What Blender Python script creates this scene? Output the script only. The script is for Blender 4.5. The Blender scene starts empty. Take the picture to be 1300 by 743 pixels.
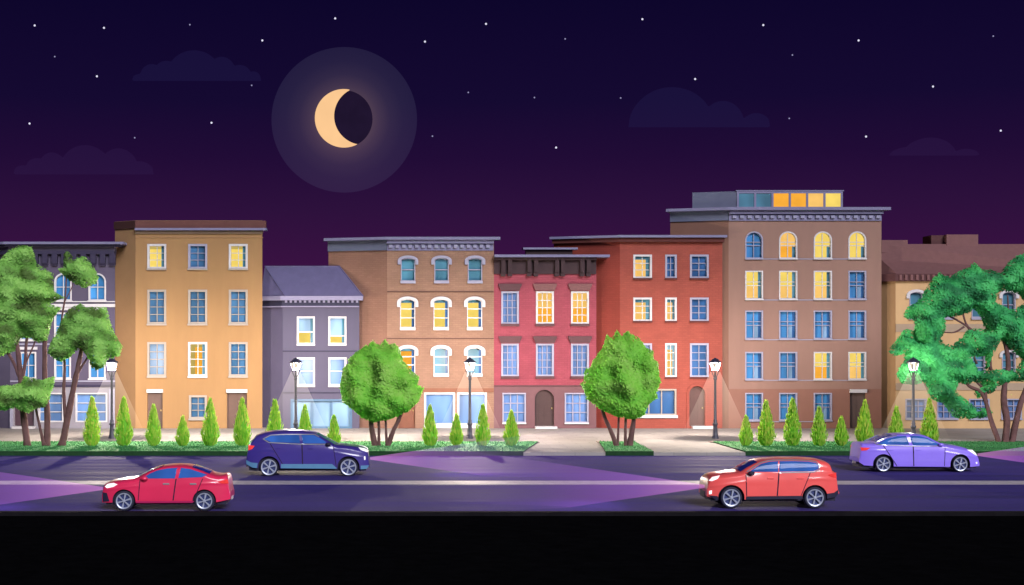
import bpy, math, random
from mathutils import Vector, Matrix, noise
from mathutils.geometry import tessellate_polygon

random.seed(7)
C = bpy.context.scene.collection
F, CX, HY, DB = 1980.0, 500.0, 430.0, 90.0        # focal length in 1300-wide pixels, principal point, facade distance
H = (544 - HY) * DB / F                            # camera height
def X(px, D=DB): return (px - CX) * D / F
def Z(py, D=DB): return H + (HY - py) * D / F
def GD(py): return H * F / (py - HY)               # distance of a ground point
def lin(c):
    return tuple(((v/255.0)/12.92 if v/255.0 <= .04045 else ((v/255.0+.055)/1.055)**2.4) for v in c)
def alb(c, k=1.38): return tuple(min(.92, v/k) for v in lin(c))

# ---------------------------------------------------------------- materials
MATS = {}
AF = .73                                             # one scale for all base colours except car paint
def new_mat(name):
    m = bpy.data.materials.new(name); m.use_nodes = True
    nt = m.node_tree; nt.nodes.clear()
    out = nt.nodes.new('ShaderNodeOutputMaterial')
    return m, nt, out
def paint(name, col, rough=.8, var=.10, scale=1.3, bump=.15, bscale=18, spec=.3, coat=0, metal=0, streak=False, af=None):
    if name in MATS: return MATS[name]
    col = tuple(c*(AF if af is None else af) for c in col)
    m, nt, out = new_mat(name)
    N, L = nt.nodes, nt.links
    b = N.new('ShaderNodeBsdfPrincipled')
    b.inputs['Roughness'].default_value = rough
    b.inputs['Specular IOR Level'].default_value = spec
    b.inputs['Metallic'].default_value = metal
    b.inputs['Coat Weight'].default_value = coat
    b.inputs['Coat Roughness'].default_value = .08
    tc = N.new('ShaderNodeTexCoord')
    n1 = N.new('ShaderNodeTexNoise'); n1.inputs['Scale'].default_value = scale; n1.inputs['Detail'].default_value = 6; n1.inputs['Roughness'].default_value = .65
    if streak:
        mp = N.new('ShaderNodeMapping'); mp.inputs['Scale'].default_value = (1.0, 1.0, .22)
        L.new(tc.outputs['Object'], mp.inputs[0]); L.new(mp.outputs[0], n1.inputs['Vector'])
    else:
        L.new(tc.outputs['Object'], n1.inputs['Vector'])
    r = N.new('ShaderNodeValToRGB')
    r.color_ramp.elements[0].position = .3; r.color_ramp.elements[1].position = .7
    r.color_ramp.elements[0].color = (*[max(0, c*(1-var)) for c in col], 1)
    r.color_ramp.elements[1].color = (*[min(.95, c*(1+var)) for c in col], 1)
    L.new(n1.outputs['Fac'], r.inputs[0]); L.new(r.outputs[0], b.inputs['Base Color'])
    if bump > 0:
        n2 = N.new('ShaderNodeTexNoise'); n2.inputs['Scale'].default_value = bscale; n2.inputs['Detail'].default_value = 4
        bp = N.new('ShaderNodeBump'); bp.inputs['Strength'].default_value = bump; bp.inputs['Distance'].default_value = .02
        L.new(tc.outputs['Object'], n2.inputs['Vector']); L.new(n2.outputs['Fac'], bp.inputs['Height']); L.new(bp.outputs[0], b.inputs['Normal'])
    L.new(b.outputs[0], out.inputs[0])
    MATS[name] = m
    return m
def brickwall(name, col, mortar=.90, var=.065, bw=.32, bh=.11):
    """Brick coursing: narrow colour difference between bricks and joints, plus weathering noise."""
    if name in MATS: return MATS[name]
    col = tuple(c*AF for c in col)
    m, nt, out = new_mat(name); N, L = nt.nodes, nt.links
    b = N.new('ShaderNodeBsdfPrincipled'); b.inputs['Roughness'].default_value = .85; b.inputs['Specular IOR Level'].default_value = .25
    tc = N.new('ShaderNodeTexCoord')
    mp = N.new('ShaderNodeMapping'); mp.inputs['Rotation'].default_value = (math.radians(-90), 0, 0)
    L.new(tc.outputs['Object'], mp.inputs[0])
    br = N.new('ShaderNodeTexBrick'); br.inputs['Scale'].default_value = 1.0
    br.inputs['Brick Width'].default_value = bw; br.inputs['Row Height'].default_value = bh; br.inputs['Mortar Size'].default_value = .018
    br.inputs['Color1'].default_value = (*[c*(1-var) for c in col], 1); br.inputs['Color2'].default_value = (*[min(.95, c*(1+var)) for c in col], 1)
    br.inputs['Mortar'].default_value = (*[c*mortar for c in col], 1)
    L.new(mp.outputs[0], br.inputs['Vector'])
    n1 = N.new('ShaderNodeTexNoise'); n1.inputs['Scale'].default_value = .8; n1.inputs['Detail'].default_value = 7
    L.new(tc.outputs['Object'], n1.inputs['Vector'])
    mr = N.new('ShaderNodeMapRange'); mr.inputs['From Min'].default_value = .3; mr.inputs['From Max'].default_value = .7; mr.inputs['To Min'].default_value = .9; mr.inputs['To Max'].default_value = 1.1
    L.new(n1.outputs['Fac'], mr.inputs[0])
    mx = N.new('ShaderNodeMix'); mx.data_type = 'RGBA'; mx.blend_type = 'MULTIPLY'; mx.inputs[0].default_value = 1
    L.new(br.outputs[0], mx.inputs[6]); L.new(mr.outputs[0], mx.inputs[7]); L.new(mx.outputs[2], b.inputs['Base Color'])
    bp = N.new('ShaderNodeBump'); bp.inputs['Strength'].default_value = .25; bp.inputs['Distance'].default_value = .015; bp.invert = True
    L.new(br.outputs['Fac'], bp.inputs['Height']); L.new(bp.outputs[0], b.inputs['Normal'])
    L.new(b.outputs[0], out.inputs[0]); MATS[name] = m
    return m
def glass(name, col, rough=.3):
    """Dark-room window glass: coloured pane with a slow tonal change and slight waviness."""
    if name in MATS: return MATS[name]
    col = tuple(c*AF for c in col)
    m, nt, out = new_mat(name); N, L = nt.nodes, nt.links
    b = N.new('ShaderNodeBsdfPrincipled'); b.inputs['Roughness'].default_value = rough; b.inputs['Specular IOR Level'].default_value = .15
    tc = N.new('ShaderNodeTexCoord'); mp = N.new('ShaderNodeMapping'); mp.inputs['Rotation'].default_value = (0, math.radians(35), 0); mp.inputs['Scale'].default_value = (1.1, .3, .35)
    n1 = N.new('ShaderNodeTexNoise'); n1.inputs['Scale'].default_value = .9; n1.inputs['Detail'].default_value = 1
    L.new(tc.outputs['Object'], mp.inputs[0]); L.new(mp.outputs[0], n1.inputs['Vector'])
    r = N.new('ShaderNodeValToRGB'); r.color_ramp.elements[0].position = .35; r.color_ramp.elements[1].position = .65
    r.color_ramp.elements[0].color = (*[c*.72 for c in col], 1); r.color_ramp.elements[1].color = (*[min(.95, c*1.25) for c in col], 1)
    L.new(n1.outputs['Fac'], r.inputs[0]); L.new(r.outputs[0], b.inputs['Base Color']); L.new(b.outputs[0], out.inputs[0])
    MATS[name] = m
    return m
def glow(name, col, strength=1.0, var=.12, scale=1.6):
    """Lit room behind a window or a lamp glass."""
    if name in MATS: return MATS[name]
    m, nt, out = new_mat(name); N, L = nt.nodes, nt.links
    e = N.new('ShaderNodeEmission'); tc = N.new('ShaderNodeTexCoord')
    n1 = N.new('ShaderNodeTexNoise'); n1.inputs['Scale'].default_value = scale; n1.inputs['Detail'].default_value = 2
    L.new(tc.outputs['Object'], n1.inputs['Vector'])
    mr = N.new('ShaderNodeMapRange'); mr.inputs['From Min'].default_value = .35; mr.inputs['From Max'].default_value = .65
    mr.inputs['To Min'].default_value = strength*(1-var); mr.inputs['To Max'].default_value = strength
    L.new(n1.outputs['Fac'], mr.inputs[0]); L.new(mr.outputs[0], e.inputs['Strength'])
    e.inputs['Color'].default_value = (*lin(col), 1); L.new(e.outputs[0], out.inputs[0]); MATS[name] = m
    return m
def leafmat(name, dark, mid, light, trans=.35):
    if name in MATS: return MATS[name]
    dark, mid, light = [tuple(c*AF for c in q) for q in (dark, mid, light)]
    m, nt, out = new_mat(name); N, L = nt.nodes, nt.links
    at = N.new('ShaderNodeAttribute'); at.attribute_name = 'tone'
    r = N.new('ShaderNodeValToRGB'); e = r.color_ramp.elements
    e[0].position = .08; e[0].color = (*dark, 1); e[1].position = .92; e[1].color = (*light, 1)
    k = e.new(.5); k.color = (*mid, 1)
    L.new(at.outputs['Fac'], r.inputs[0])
    d = N.new('ShaderNodeBsdfPrincipled'); d.inputs['Roughness'].default_value = .6; d.inputs['Specular IOR Level'].default_value = .25
    t = N.new('ShaderNodeBsdfTranslucent'); mx = N.new('ShaderNodeMixShader'); mx.inputs[0].default_value = trans
    L.new(r.outputs[0], d.inputs['Base Color']); L.new(r.outputs[0], t.inputs[0])
    L.new(d.outputs[0], mx.inputs[1]); L.new(t.outputs[0], mx.inputs[2]); L.new(mx.outputs[0], out.inputs[0]); MATS[name] = m
    return m

# ---------------------------------------------------------------- mesh builder
class MB:
    def __init__(s): s.v, s.f, s.mi, s.tone = [], [], [], []
    def face(s, pts, mi=0, tone=None):
        i = len(s.v); s.v += [tuple(p) for p in pts]; s.f.append(tuple(range(i, i+len(pts)))); s.mi.append(mi)
        if tone is not None: s.tone.append(tone)
    def box(s, x0, x1, y0, y1, z0, z1, mi=0):
        i = len(s.v)
        s.v += [(x0,y0,z0),(x1,y0,z0),(x1,y1,z0),(x0,y1,z0),(x0,y0,z1),(x1,y0,z1),(x1,y1,z1),(x0,y1,z1)]
        for q in ((0,1,5,4),(1,2,6,5),(2,3,7,6),(3,0,4,7),(4,5,6,7),(3,2,1,0)):
            s.f.append(tuple(i+k for k in q)); s.mi.append(mi)
    def prism(s, poly, y0, y1, mi=0):
        """poly: (x,z) counter-clockwise seen from -y; extruded along y."""
        n = len(poly); i = len(s.v)
        s.v += [(x, y0, z) for x, z in poly] + [(x, y1, z) for x, z in poly]
        tri = tessellate_polygon([[Vector((x, z, 0)) for x, z in poly]])
        for t in tri:
            a, b, c = t
            (x1, z1), (x2, z2), (x3, z3) = poly[a], poly[b], poly[c]
            if (x2-x1)*(z3-z1)-(x3-x1)*(z2-z1) < 0: b, c = c, b
            s.f.append((i+a, i+b, i+c)); s.mi.append(mi); s.f.append((i+n+a, i+n+c, i+n+b)); s.mi.append(mi)
        for k in range(n):
            j = (k+1) % n; s.f.append((i+j, i+k, i+n+k, i+n+j)); s.mi.append(mi)
    def slab(s, poly, z0, z1, mi=0, mi_side=None):
        """poly: (x,y) counter-clockwise from above, extruded up."""
        n = len(poly); i = len(s.v)
        s.v += [(x, y, z0) for x, y in poly] + [(x, y, z1) for x, y in poly]
        s.f.append(tuple(range(i+n, i+2*n))); s.mi.append(mi)
        s.f.append(tuple(reversed(range(i, i+n)))); s.mi.append(mi)
        for k in range(n):
            j = (k+1) % n; s.f.append((i+k, i+j, i+n+j, i+n+k)); s.mi.append(mi if mi_side is None else mi_side)
    def tube(s, pts, rad, n=10, mi=0, wob=0):
        pts = [Vector(p) for p in pts]; rings = []
        for k, p in enumerate(pts):
            t = (pts[min(k+1, len(pts)-1)] - pts[max(k-1, 0)]).normalized()
            a = t.cross(Vector((0, 1, .13))).normalized(); b = t.cross(a)
            i = len(s.v); r = rad[k]
            for q in range(n):
                an = 2*math.pi*q/n; rr = r*(1+wob*(noise.noise(p*3+Vector((math.cos(an)*2, math.sin(an)*2, 0)))))
                s.v.append(tuple(p + a*math.cos(an)*rr + b*math.sin(an)*rr))
            rings.append(i)
        for k in range(len(rings)-1):
            for q in range(n):
                r_ = (q+1) % n
                s.f.append((rings[k]+q, rings[k]+r_, rings[k+1]+r_, rings[k+1]+q)); s.mi.append(mi)
        s.f.append(tuple(rings[0]+q for q in reversed(range(n)))); s.mi.append(mi)
        s.f.append(tuple(rings[-1]+q for q in range(n))); s.mi.append(mi)
    def lathe(s, prof, cx=0, cy=0, n=16, axis='z', mi=0):
        rings = []
        for r, h in prof:
            i = len(s.v)
            for q in range(n):
                a = 2*math.pi*q/n
                if axis == 'z': s.v.append((cx+r*math.cos(a), cy+r*math.sin(a), h))
                else: s.v.append((r*math.cos(a), h, r*math.sin(a)))
            rings.append(i)
        for k in range(len(rings)-1):
            for q in range(n):
                r_ = (q+1) % n
                f = (rings[k]+q, rings[k]+r_, rings[k+1]+r_, rings[k+1]+q)
                s.f.append(f if axis == 'z' else f[::-1]); s.mi.append(mi)
    def build(s, name, mats, parent=None, smooth=False, origin=None):
        me = bpy.data.meshes.new(name)
        v = s.v if origin is None else [(x-origin[0], y-origin[1], z-origin[2]) for x, y, z in s.v]
        me.from_pydata(v, [], s.f)
        for m in (mats if isinstance(mats, (list, tuple)) else [mats]): me.materials.append(m)
        me.polygons.foreach_set('material_index', s.mi)
        if s.tone and len(s.tone) == len(s.f):
            at = me.attributes.new('tone', 'FLOAT', 'FACE'); at.data.foreach_set('value', s.tone)
        if smooth: me.polygons.foreach_set('use_smooth', [True]*len(s.f))
        me.update()
        o = bpy.data.objects.new(name, me); C.objects.link(o)
        if parent is not None: o.parent = parent
        if origin is not None: o.location = origin
        return o
def tag(o, label=None, cat=None, group=None, kind=None):
    if label: o['label'] = label
    if cat: o['category'] = cat
    if group: o['group'] = group
    if kind: o['kind'] = kind
    return o
def thing(name, loc, label, cat, group=None):
    o = bpy.data.objects.new(name, None); C.objects.link(o); o.location = loc; o.empty_display_size = .3
    return tag(o, label, cat, group)
def copy_tree(o, parent=None):
    c = o.copy(); C.objects.link(c); c.parent = parent
    for ch in list(o.children): copy_tree(ch, c)
    return c

# ---------------------------------------------------------------- the camera
cam = bpy.data.cameras.new('camera'); co = bpy.data.objects.new('camera', cam); C.objects.link(co)
co.location = (0, 0, H); co.rotation_euler = (math.radians(90), 0, 0)
cam.sensor_fit = 'HORIZONTAL'; cam.sensor_width = 36; cam.lens = F/1300*36
cam.shift_x = (650-CX)/1300; cam.shift_y = (HY-371.5)/1300
cam.clip_start = .5; cam.clip_end = 5000
bpy.context.scene.camera = co

# ---------------------------------------------------------------- sky and light
S = bpy.context.scene
w = bpy.data.worlds.new('World'); S.world = w; w.use_nodes = True
nt = w.node_tree; N, L = nt.nodes, nt.links
bg = N['Background']; tc = N.new('ShaderNodeTexCoord'); sp = N.new('ShaderNodeSeparateXYZ'); L.new(tc.outputs['Generated'], sp.inputs[0])
mr = N.new('ShaderNodeMapRange'); mr.inputs['From Max'].default_value = .25; L.new(sp.outputs['Z'], mr.inputs[0])
rp = N.new('ShaderNodeValToRGB'); L.new(mr.outputs[0], rp.inputs[0]); L.new(rp.outputs[0], bg.inputs[0]); bg.inputs[1].default_value = 1
e = rp.color_ramp.elements
e[0].position = .0; e[0].color = (*lin((70, 20, 70)), 1); e[1].position = .86; e[1].color = (*lin((13, 6, 43)), 1)
for p_, c_ in ((.12, (62, 19, 68)), (.33, (45, 17, 60)), (.46, (33, 12, 54)), (.60, (21, 10, 49))):
    k = e.new(p_); k.color = (*lin(c_), 1)
sun = bpy.data.lights.new('sky_glow_sun', 'SUN'); sun.energy = 3.5; sun.angle = math.radians(26); sun.color = (.97, .95, 1.0)
so = bpy.data.objects.new('sky_glow_sun', sun); C.objects.link(so)
az, el = math.radians(20), math.radians(27)
d = Vector((-math.sin(az)*math.cos(el), math.cos(az)*math.cos(el), -math.sin(el)))
so.rotation_euler = d.to_track_quat('-Z', 'Y').to_euler(); so.location = (20, -20, 40)
S.view_settings.view_transform = 'Standard'; S.view_settings.look = 'None'; S.view_settings.exposure = 0
S.cycles.use_denoising = True; S.cycles.max_bounces = 6; S.cycles.transparent_max_bounces = 12

# sky objects --------------------------------------------------------------
DS = 1500.0
def emis_clear(name, build):
    m, nt, out = new_mat(name); build(nt, out); return m
def m_halo(nt, out):
    N, L = nt.nodes, nt.links
    tc = N.new('ShaderNodeTexCoord'); ln = N.new('ShaderNodeVectorMath'); ln.operation = 'LENGTH'; L.new(tc.outputs['Object'], ln.inputs[0])
    mr = N.new('ShaderNodeMapRange'); mr.inputs['From Max'].default_value = 93*DS/F; L.new(ln.outputs['Value'], mr.inputs[0])
    r = N.new('ShaderNodeValToRGB'); L.new(mr.outputs[0], r.inputs[0]); e = r.color_ramp.elements
    e[0].position = .38; e[0].color = (.075, .048, .052, 1); e[1].position = 1; e[1].color = (.0105, .0095, .021, 1)
    for p_, c_ in ((.5, (.047, .031, .042)), (.64, (.024, .018, .031)), (.82, (.0135, .0115, .024))):
        k = e.new(p_); k.color = (*c_, 1)
    em = N.new('ShaderNodeEmission'); L.new(r.outputs[0], em.inputs[0]); t = N.new('ShaderNodeBsdfTransparent')
    ad = N.new('ShaderNodeAddShader'); L.new(em.outputs[0], ad.inputs[0]); L.new(t.outputs[0], ad.inputs[1]); L.new(ad.outputs[0], out.inputs[0])
halo_mat = emis_clear('moon_halo_haze', m_halo)
mx_, mz_ = X(436.6, DS), Z(150.4, DS); ps = DS/F
moon = thing('moon', (mx_, DS, mz_), 'pale orange crescent moon with round grey halo in the night sky', 'moon')
R = 36.8*ps
# circle of the dark disc through three points (pixels)
(ax, ay), (bx, by), (cx_, cy_) = [((u/3.538)+330-436.6, 150.4-((v/3.538)+40)) for u, v in ((402, 263), (333, 385), (437, 508))]
dd = 2*(ax*(by-cy_)+bx*(cy_-ay)+cx_*(ay-by))
ux = ((ax*ax+ay*ay)*(by-cy_)+(bx*bx+by*by)*(cy_-ay)+(cx_*cx_+cy_*cy_)*(ay-by))/dd
uy = ((ax*ax+ay*ay)*(cx_-bx)+(bx*bx+by*by)*(ax-cx_)+(cx_*cx_+cy_*cy_)*(bx-ax))/dd
ur = math.hypot(ax-ux, ay-uy)
a0, a1 = math.atan2(ay, ax), math.atan2(cy_, cx_) + 2*math.pi
outer = [(R*math.cos(a0+(a1-a0)*i/60), R*math.sin(a0+(a1-a0)*i/60)) for i in range(61)]
b1, b0 = math.atan2(ay-uy, ax-ux), math.atan2(cy_-uy, cx_-ux) + 2*math.pi
inner = [(ps*(ux+ur*math.cos(b0+(b1-b0)*i/60)), ps*(uy+ur*math.sin(b0+(b1-b0)*i/60))) for i in range(1, 60)]
m = MB(); m.prism(outer+inner, -2, 2); m.build('lit_crescent', glow('moon_lit', (255, 204, 148), 1.0, .06, .05), moon)
m = MB(); m.lathe([(0, 4), (R*.6, 3.5), (R*.985, 2.3), (R*.985, 6)], n=64, axis='y'); m.build('dark_side', glow('moon_dark', (33, 22, 48), 1.0, .15, .06), moon)
m = MB(); m.face([(93*ps*math.cos(2*math.pi*i/96), 10, 93*ps*math.sin(2*math.pi*i/96)) for i in range(96)]); m.build('halo', halo_mat, moon)

star_m = glow('star_white', (235, 232, 255), 1.0, .0); star_f = glow('star_faint', (150, 145, 185), 1.0, .0)
def star(r):
    m = MB(); prof = [(0.0001, -r), (r*.7, -r*.7), (r, 0), (r*.7, r*.7), (0.0001, r)]; m.lathe(prof, n=10); return m
big = None; small = None
for i, (px, py, s_) in enumerate([(44,32.5,1),(132,35.5,1),(241,31.5,0),(333,51.5,1),(425.5,23.5,1),(539.5,53,1),(617,30.5,1),(69.5,72,0),(123,97,1),(319.5,108.5,0),(37.5,157,1),
        (268.5,156,1),(594.5,117.5,0),(549,173,0),(171,175,0),(815.5,24.5,1),(717.5,49.5,0),(969,32,1),(1090,51.5,1),(1006,70,0),(1261,46,0),(882.5,100.5,1),(678.5,124,0),
        (788,124.5,0),(1184.5,110,1),(1002,150.5,0),(1270.5,166,1),(1099.5,173.5,1),(706,187.5,1)]):
    if s_:
        o = big or tag(star(1.35*ps).build('star', star_m), 'bright white star in the dark violet sky', 'star', 'brighter stars in the night sky')
        if big: o = big.copy(); C.objects.link(o)
        big = big or o
    else:
        o = small or tag(star(1.0*ps).build('star', star_f), 'faint tiny star in the dark violet sky', 'star', 'faint stars in the night sky')
        if small: o = small.copy(); C.objects.link(o)
        small = small or o
    o.location = (X(px, DS+20), DS+20, Z(py, DS+20))
def m_cloud(fac, col):
    def f(nt, out):
        N, L = nt.nodes, nt.links
        em = N.new('ShaderNodeEmission'); em.inputs[0].default_value = (*lin(col), 1); t = N.new('ShaderNodeBsdfTransparent')
        mx = N.new('ShaderNodeMixShader'); mx.inputs[0].default_value = fac
        L.new(t.outputs[0], mx.inputs[1]); L.new(em.outputs[0], mx.inputs[2]); L.new(mx.outputs[0], out.inputs[0])
    return f
cl_mat = emis_clear('cloud_vapour', m_cloud(.19, (34, 28, 74))); cl_mat2 = emis_clear('cloud_vapour_low', m_cloud(.18, (48, 28, 74)))
for base, circ, mt, lab in (
    (102, [(182,101,11,6),(195,97,14,14),(213,95,16,16),(247,98,34,32),(281,92,17,18),(303,98,15,14),(320,100,9,8)], cl_mat, 'dark blue bank of cloud left of the moon'),
    (221, [(32,219,11,8),(50,214,14,12),(68,210,15,15),(109,218,32,32),(150,212,22,22),(176,218,16,12)], cl_mat2, 'low dim purple cloud above the grey house with trees'),
    (161, [(853,161,52,48),(916,158,26,28),(957,159,17,14)], cl_mat, 'largest dark cloud with one tall rounded dome'),
    (197, [(1180,199,32,23),(1150,198,18,10),(1224,198,16,8)], cl_mat2, 'small flat cloud above the green tree at right')):
    x0 = min(c[0]-c[2] for c in circ); x1 = max(c[0]+c[2] for c in circ); xm = (x0+x1)/2
    top = []
    for i in range(121):
        x = x0+(x1-x0)*i/120
        h = max([c[1]*0 + (base-c[1]) + c[3]*math.sqrt(max(0, 1-((x-c[0])/c[2])**2)) for c in circ if abs(x-c[0]) <= c[2]] or [.3])
        top.append(((x-xm)*ps, max(.3, h)*ps))
    m = MB(); m.prism([((x0-xm)*ps, 0), ((x1-xm)*ps, 0)] + top[::-1][1:-1], -4, 4)
    o = m.build('cloud', mt); o.location = (X(xm, DS-40), DS-40, Z(base, DS-40)); tag(o, lab, 'cloud', 'clouds in the night sky')

# ---------------------------------------------------------------- the ground
m_road = None
def road_material(name, col, rough=.5):
    col = tuple(c*AF for c in col)
    m, nt, out = new_mat(name); N, L = nt.nodes, nt.links
    b = N.new('ShaderNodeBsdfPrincipled'); b.inputs['Roughness'].default_value = rough; b.inputs['Specular IOR Level'].default_value = .04
    tc = N.new('ShaderNodeTexCoord')
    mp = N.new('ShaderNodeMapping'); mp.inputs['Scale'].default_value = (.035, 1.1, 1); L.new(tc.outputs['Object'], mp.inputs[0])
    n1 = N.new('ShaderNodeTexNoise'); n1.inputs['Scale'].default_value = 1.0; n1.inputs['Detail'].default_value = 3; L.new(mp.outputs[0], n1.inputs['Vector'])  # long streaks paint light reflections into the asphalt colour
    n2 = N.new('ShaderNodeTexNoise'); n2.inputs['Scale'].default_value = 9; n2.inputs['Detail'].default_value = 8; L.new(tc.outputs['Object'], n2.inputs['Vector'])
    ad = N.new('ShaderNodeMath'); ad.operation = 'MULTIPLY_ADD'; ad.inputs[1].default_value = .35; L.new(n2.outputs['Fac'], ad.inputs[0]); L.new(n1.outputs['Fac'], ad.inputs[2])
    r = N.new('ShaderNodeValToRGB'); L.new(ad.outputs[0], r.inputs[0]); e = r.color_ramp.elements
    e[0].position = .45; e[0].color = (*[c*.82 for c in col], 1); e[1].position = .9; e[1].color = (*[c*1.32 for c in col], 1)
    L.new(r.outputs[0], b.inputs['Base Color'])
    mr = N.new('ShaderNodeMapRange'); mr.inputs['From Min'].default_value = .35; mr.inputs['From Max'].default_value = .65; mr.inputs['To Min'].default_value = .7; mr.inputs['To Max'].default_value = .95
    L.new(n1.outputs['Fac'], mr.inputs[0]); L.new(mr.outputs[0], b.inputs['Roughness'])
    n3 = N.new('ShaderNodeTexNoise'); n3.inputs['Scale'].default_value = 40; n3.inputs['Detail'].default_value = 3; L.new(tc.outputs['Object'], n3.inputs['Vector'])
    bp = N.new('ShaderNodeBump'); bp.inputs['Strength'].default_value = .3; bp.inputs['Distance'].default_value = .01
    L.new(n3.outputs['Fac'], bp.inputs['Height']); L.new(bp.outputs[0], b.inputs['Normal']); L.new(b.outputs[0], out.inputs[0])
    return m
def kd(py): return GD(py)
ZR = -.15                                            # the road lies a kerb below the pavement
def GR(py): return (H-ZR)*F/(py-HY)                  # distance of a point on the road
K = GD(574.5)                                        # kerb line
XL, XR_ = -75, 95
m = MB(); m.slab([(-900, K+.1), (900, K+.1), (900, 1400), (-900, 1400)], -1.2, -.02)
tag(m.build('ground', paint('ground_earth', (.03, .03, .03))), 'dark ground reaching back beyond the row of houses', None, None, 'structure')
YN = GR(653)
m = MB(); m.slab([(-900, YN), (900, YN), (900, K), (-900, K)], -.6, ZR)
tag(m.build('road', road_material('road_asphalt', (.066, .050, .245))), 'dark violet asphalt road with faint light reflections painted in as streaks', None, None, 'structure')
m = MB(); m.slab([(-900, -60), (900, -60), (900, YN), (-900, YN)], -.6, ZR-.012)  # near-black colour stands in for missing light on the foreground
tag(m.build('near_road', paint('near_asphalt', (.004, .004, .005), .95, .3, 2, .3, spec=0)), 'black asphalt in front of the traffic lanes, its unlit dark painted in', None, None, 'structure')
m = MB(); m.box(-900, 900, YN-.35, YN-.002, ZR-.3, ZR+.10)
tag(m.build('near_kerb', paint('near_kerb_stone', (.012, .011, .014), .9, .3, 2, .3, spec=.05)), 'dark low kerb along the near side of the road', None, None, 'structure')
m = MB(); m.box(-900, 900, GR(615.2), GR(610.6), ZR-.03, ZR+.004)
tag(m.build('centre_line', paint('road_line', (.62, .56, .64), .6, .25, 3, .2)), 'long white line dividing the two lanes', None, None, 'structure')
# pavement
pv = brickwall('pavement_slabs', alb((206, 200, 198), 1.55), .80, .035, 1.5, .9)
for n_ in pv.node_tree.nodes:
    if n_.type == 'MAPPING': n_.inputs['Rotation'].default_value = (0, 0, 0)
    if n_.type == 'TEX_BRICK': n_.inputs['Mortar Size'].default_value = .02
m = MB(); m.slab([(-900, K), (900, K), (900, DB+8), (-900, DB+8)], -.5, 0)
tag(m.build('pavement', pv), 'pale beige pavement running along the house fronts', None, None, 'structure')
ks = paint('kerb_stone', alb((150, 132, 125), .9), .85, .1, 2, .15)
def gp(px, py): D = GD(py); return (X(px, D), D)
lawn_m = paint('lawn_soil', alb((56, 130, 72), .6), .9, .22, 2.2, .3, 30)
side_m = paint('lawn_edge', (.012, .06, .018), .9, .3, 3, .3)
grass_m = leafmat('grass_blade', (.06, .24, .09), (.085, .31, .115), (.12, .38, .15), .35)
GZ = .06
patches = [([(-110, 575), (665, 575), (683, 562), (-110, 562)], 'long lawn strip planted with shrubs before the grey, tan and brown houses'),
           ([(769.5, 575), (831, 575), (805, 562), (761, 562)], 'small lawn patch around the right round tree'),
           ([(948, 575), (1460, 575), (1460, 562), (905, 562)], 'lawn strip planted with shrubs before the apartment house')]
rg = random.Random(3)
for poly, lab in patches:
    P = [gp(*p) for p in poly]; P[0] = (P[0][0], K-.02); P[1] = (P[1][0], K-.02)
    m = MB(); m.slab(P, ZR-.05, GZ, 0, 1)
    o = m.build('lawn', [lawn_m, side_m]); tag(o, lab, None, None, 'structure')
    # kerb behind
    a, b = gp(poly[3][0]-2, 562), gp(poly[2][0]+2, 562)
    m = MB(); m.box(a[0], b[0], a[1]+.005, a[1]+.75, -.3, .02)
    tag(m.build('lawn_kerb', ks), 'low grey stone edging behind a strip of lawn', None, None, 'structure')
    g = MB(); xl, xr = max(-27, min(p[0] for p in P)), min(43, max(p[0] for p in P)); y0, y1 = P[0][1], P[2][1]
    for i in range(int((xr-xl)*420)):
        y = rg.uniform(y0+.02, y1-.02); t = (y-y0)/(y1-y0)
        l_ = P[0][0]+(P[3][0]-P[0][0])*t; r_ = P[1][0]+(P[2][0]-P[1][0])*t
        x = rg.uniform(xl, xr)
        if not (l_ < x < r_): continue
        h = rg.uniform(.03, .08); a = rg.uniform(0, 3.14); dx, dy = math.cos(a)*.022, math.sin(a)*.022; lx, ly = rg.uniform(-.05, .05), rg.uniform(-.05, .05)
        tn = .5+.5*noise.noise(Vector((x*.5, y*.5, 0)))+rg.uniform(-.22, .22)
        g.face([(x-dx, y-dy, GZ-.01), (x+dx, y+dy, GZ-.01), (x+lx, y+ly, GZ+h)], 0, tn)
    tag(g.build('grass', grass_m), 'short green grass growing on ' + lab[:40].split(' planted')[0].split(' around')[0], 'grass', None, 'stuff')

# ---------------------------------------------------------------- buildings
WHITE = paint('white_paint', (.66, .65, .70), .5, .05, 3, .08)
LAV = paint('lavender_stone', alb((152, 150, 192)), .7, .07, 2, .15)
FRAME_T = paint('stone_frame', alb((196, 186, 178)), .7, .06, 3, .12)
FRAME_L = paint('lilac_frame', alb((190, 190, 220)), .6, .05, 3, .1)
BRASS = paint('door_brass', (.6, .45, .2), .35, .1, 3, 0, metal=1)
G_NAVY = glass('glass_navy', alb((74, 124, 172), 1.20)); G_TEAL = glass('glass_teal', alb((90, 150, 178), 1.20))
G_SKY = glass('glass_sky', alb((118, 156, 220), 1.28)); G_BLUE = glass('glass_blue', alb((78, 154, 222), 1.20))
G_DEEP = glass('glass_deep', alb((56, 106, 168), 1.20)); G_SHOP = glass('glass_shop', alb((118, 160, 222)))
G_PALE = glass('glass_pale', alb((150, 190, 230), 1.36))
Y_ = glow('lit_yellow', (255, 222, 110)); O_ = glow('lit_orange', (255, 178, 62)); P_ = glow('lit_peach', (255, 202, 112))
YD = glow('lit_olive', (196, 172, 96))

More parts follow.
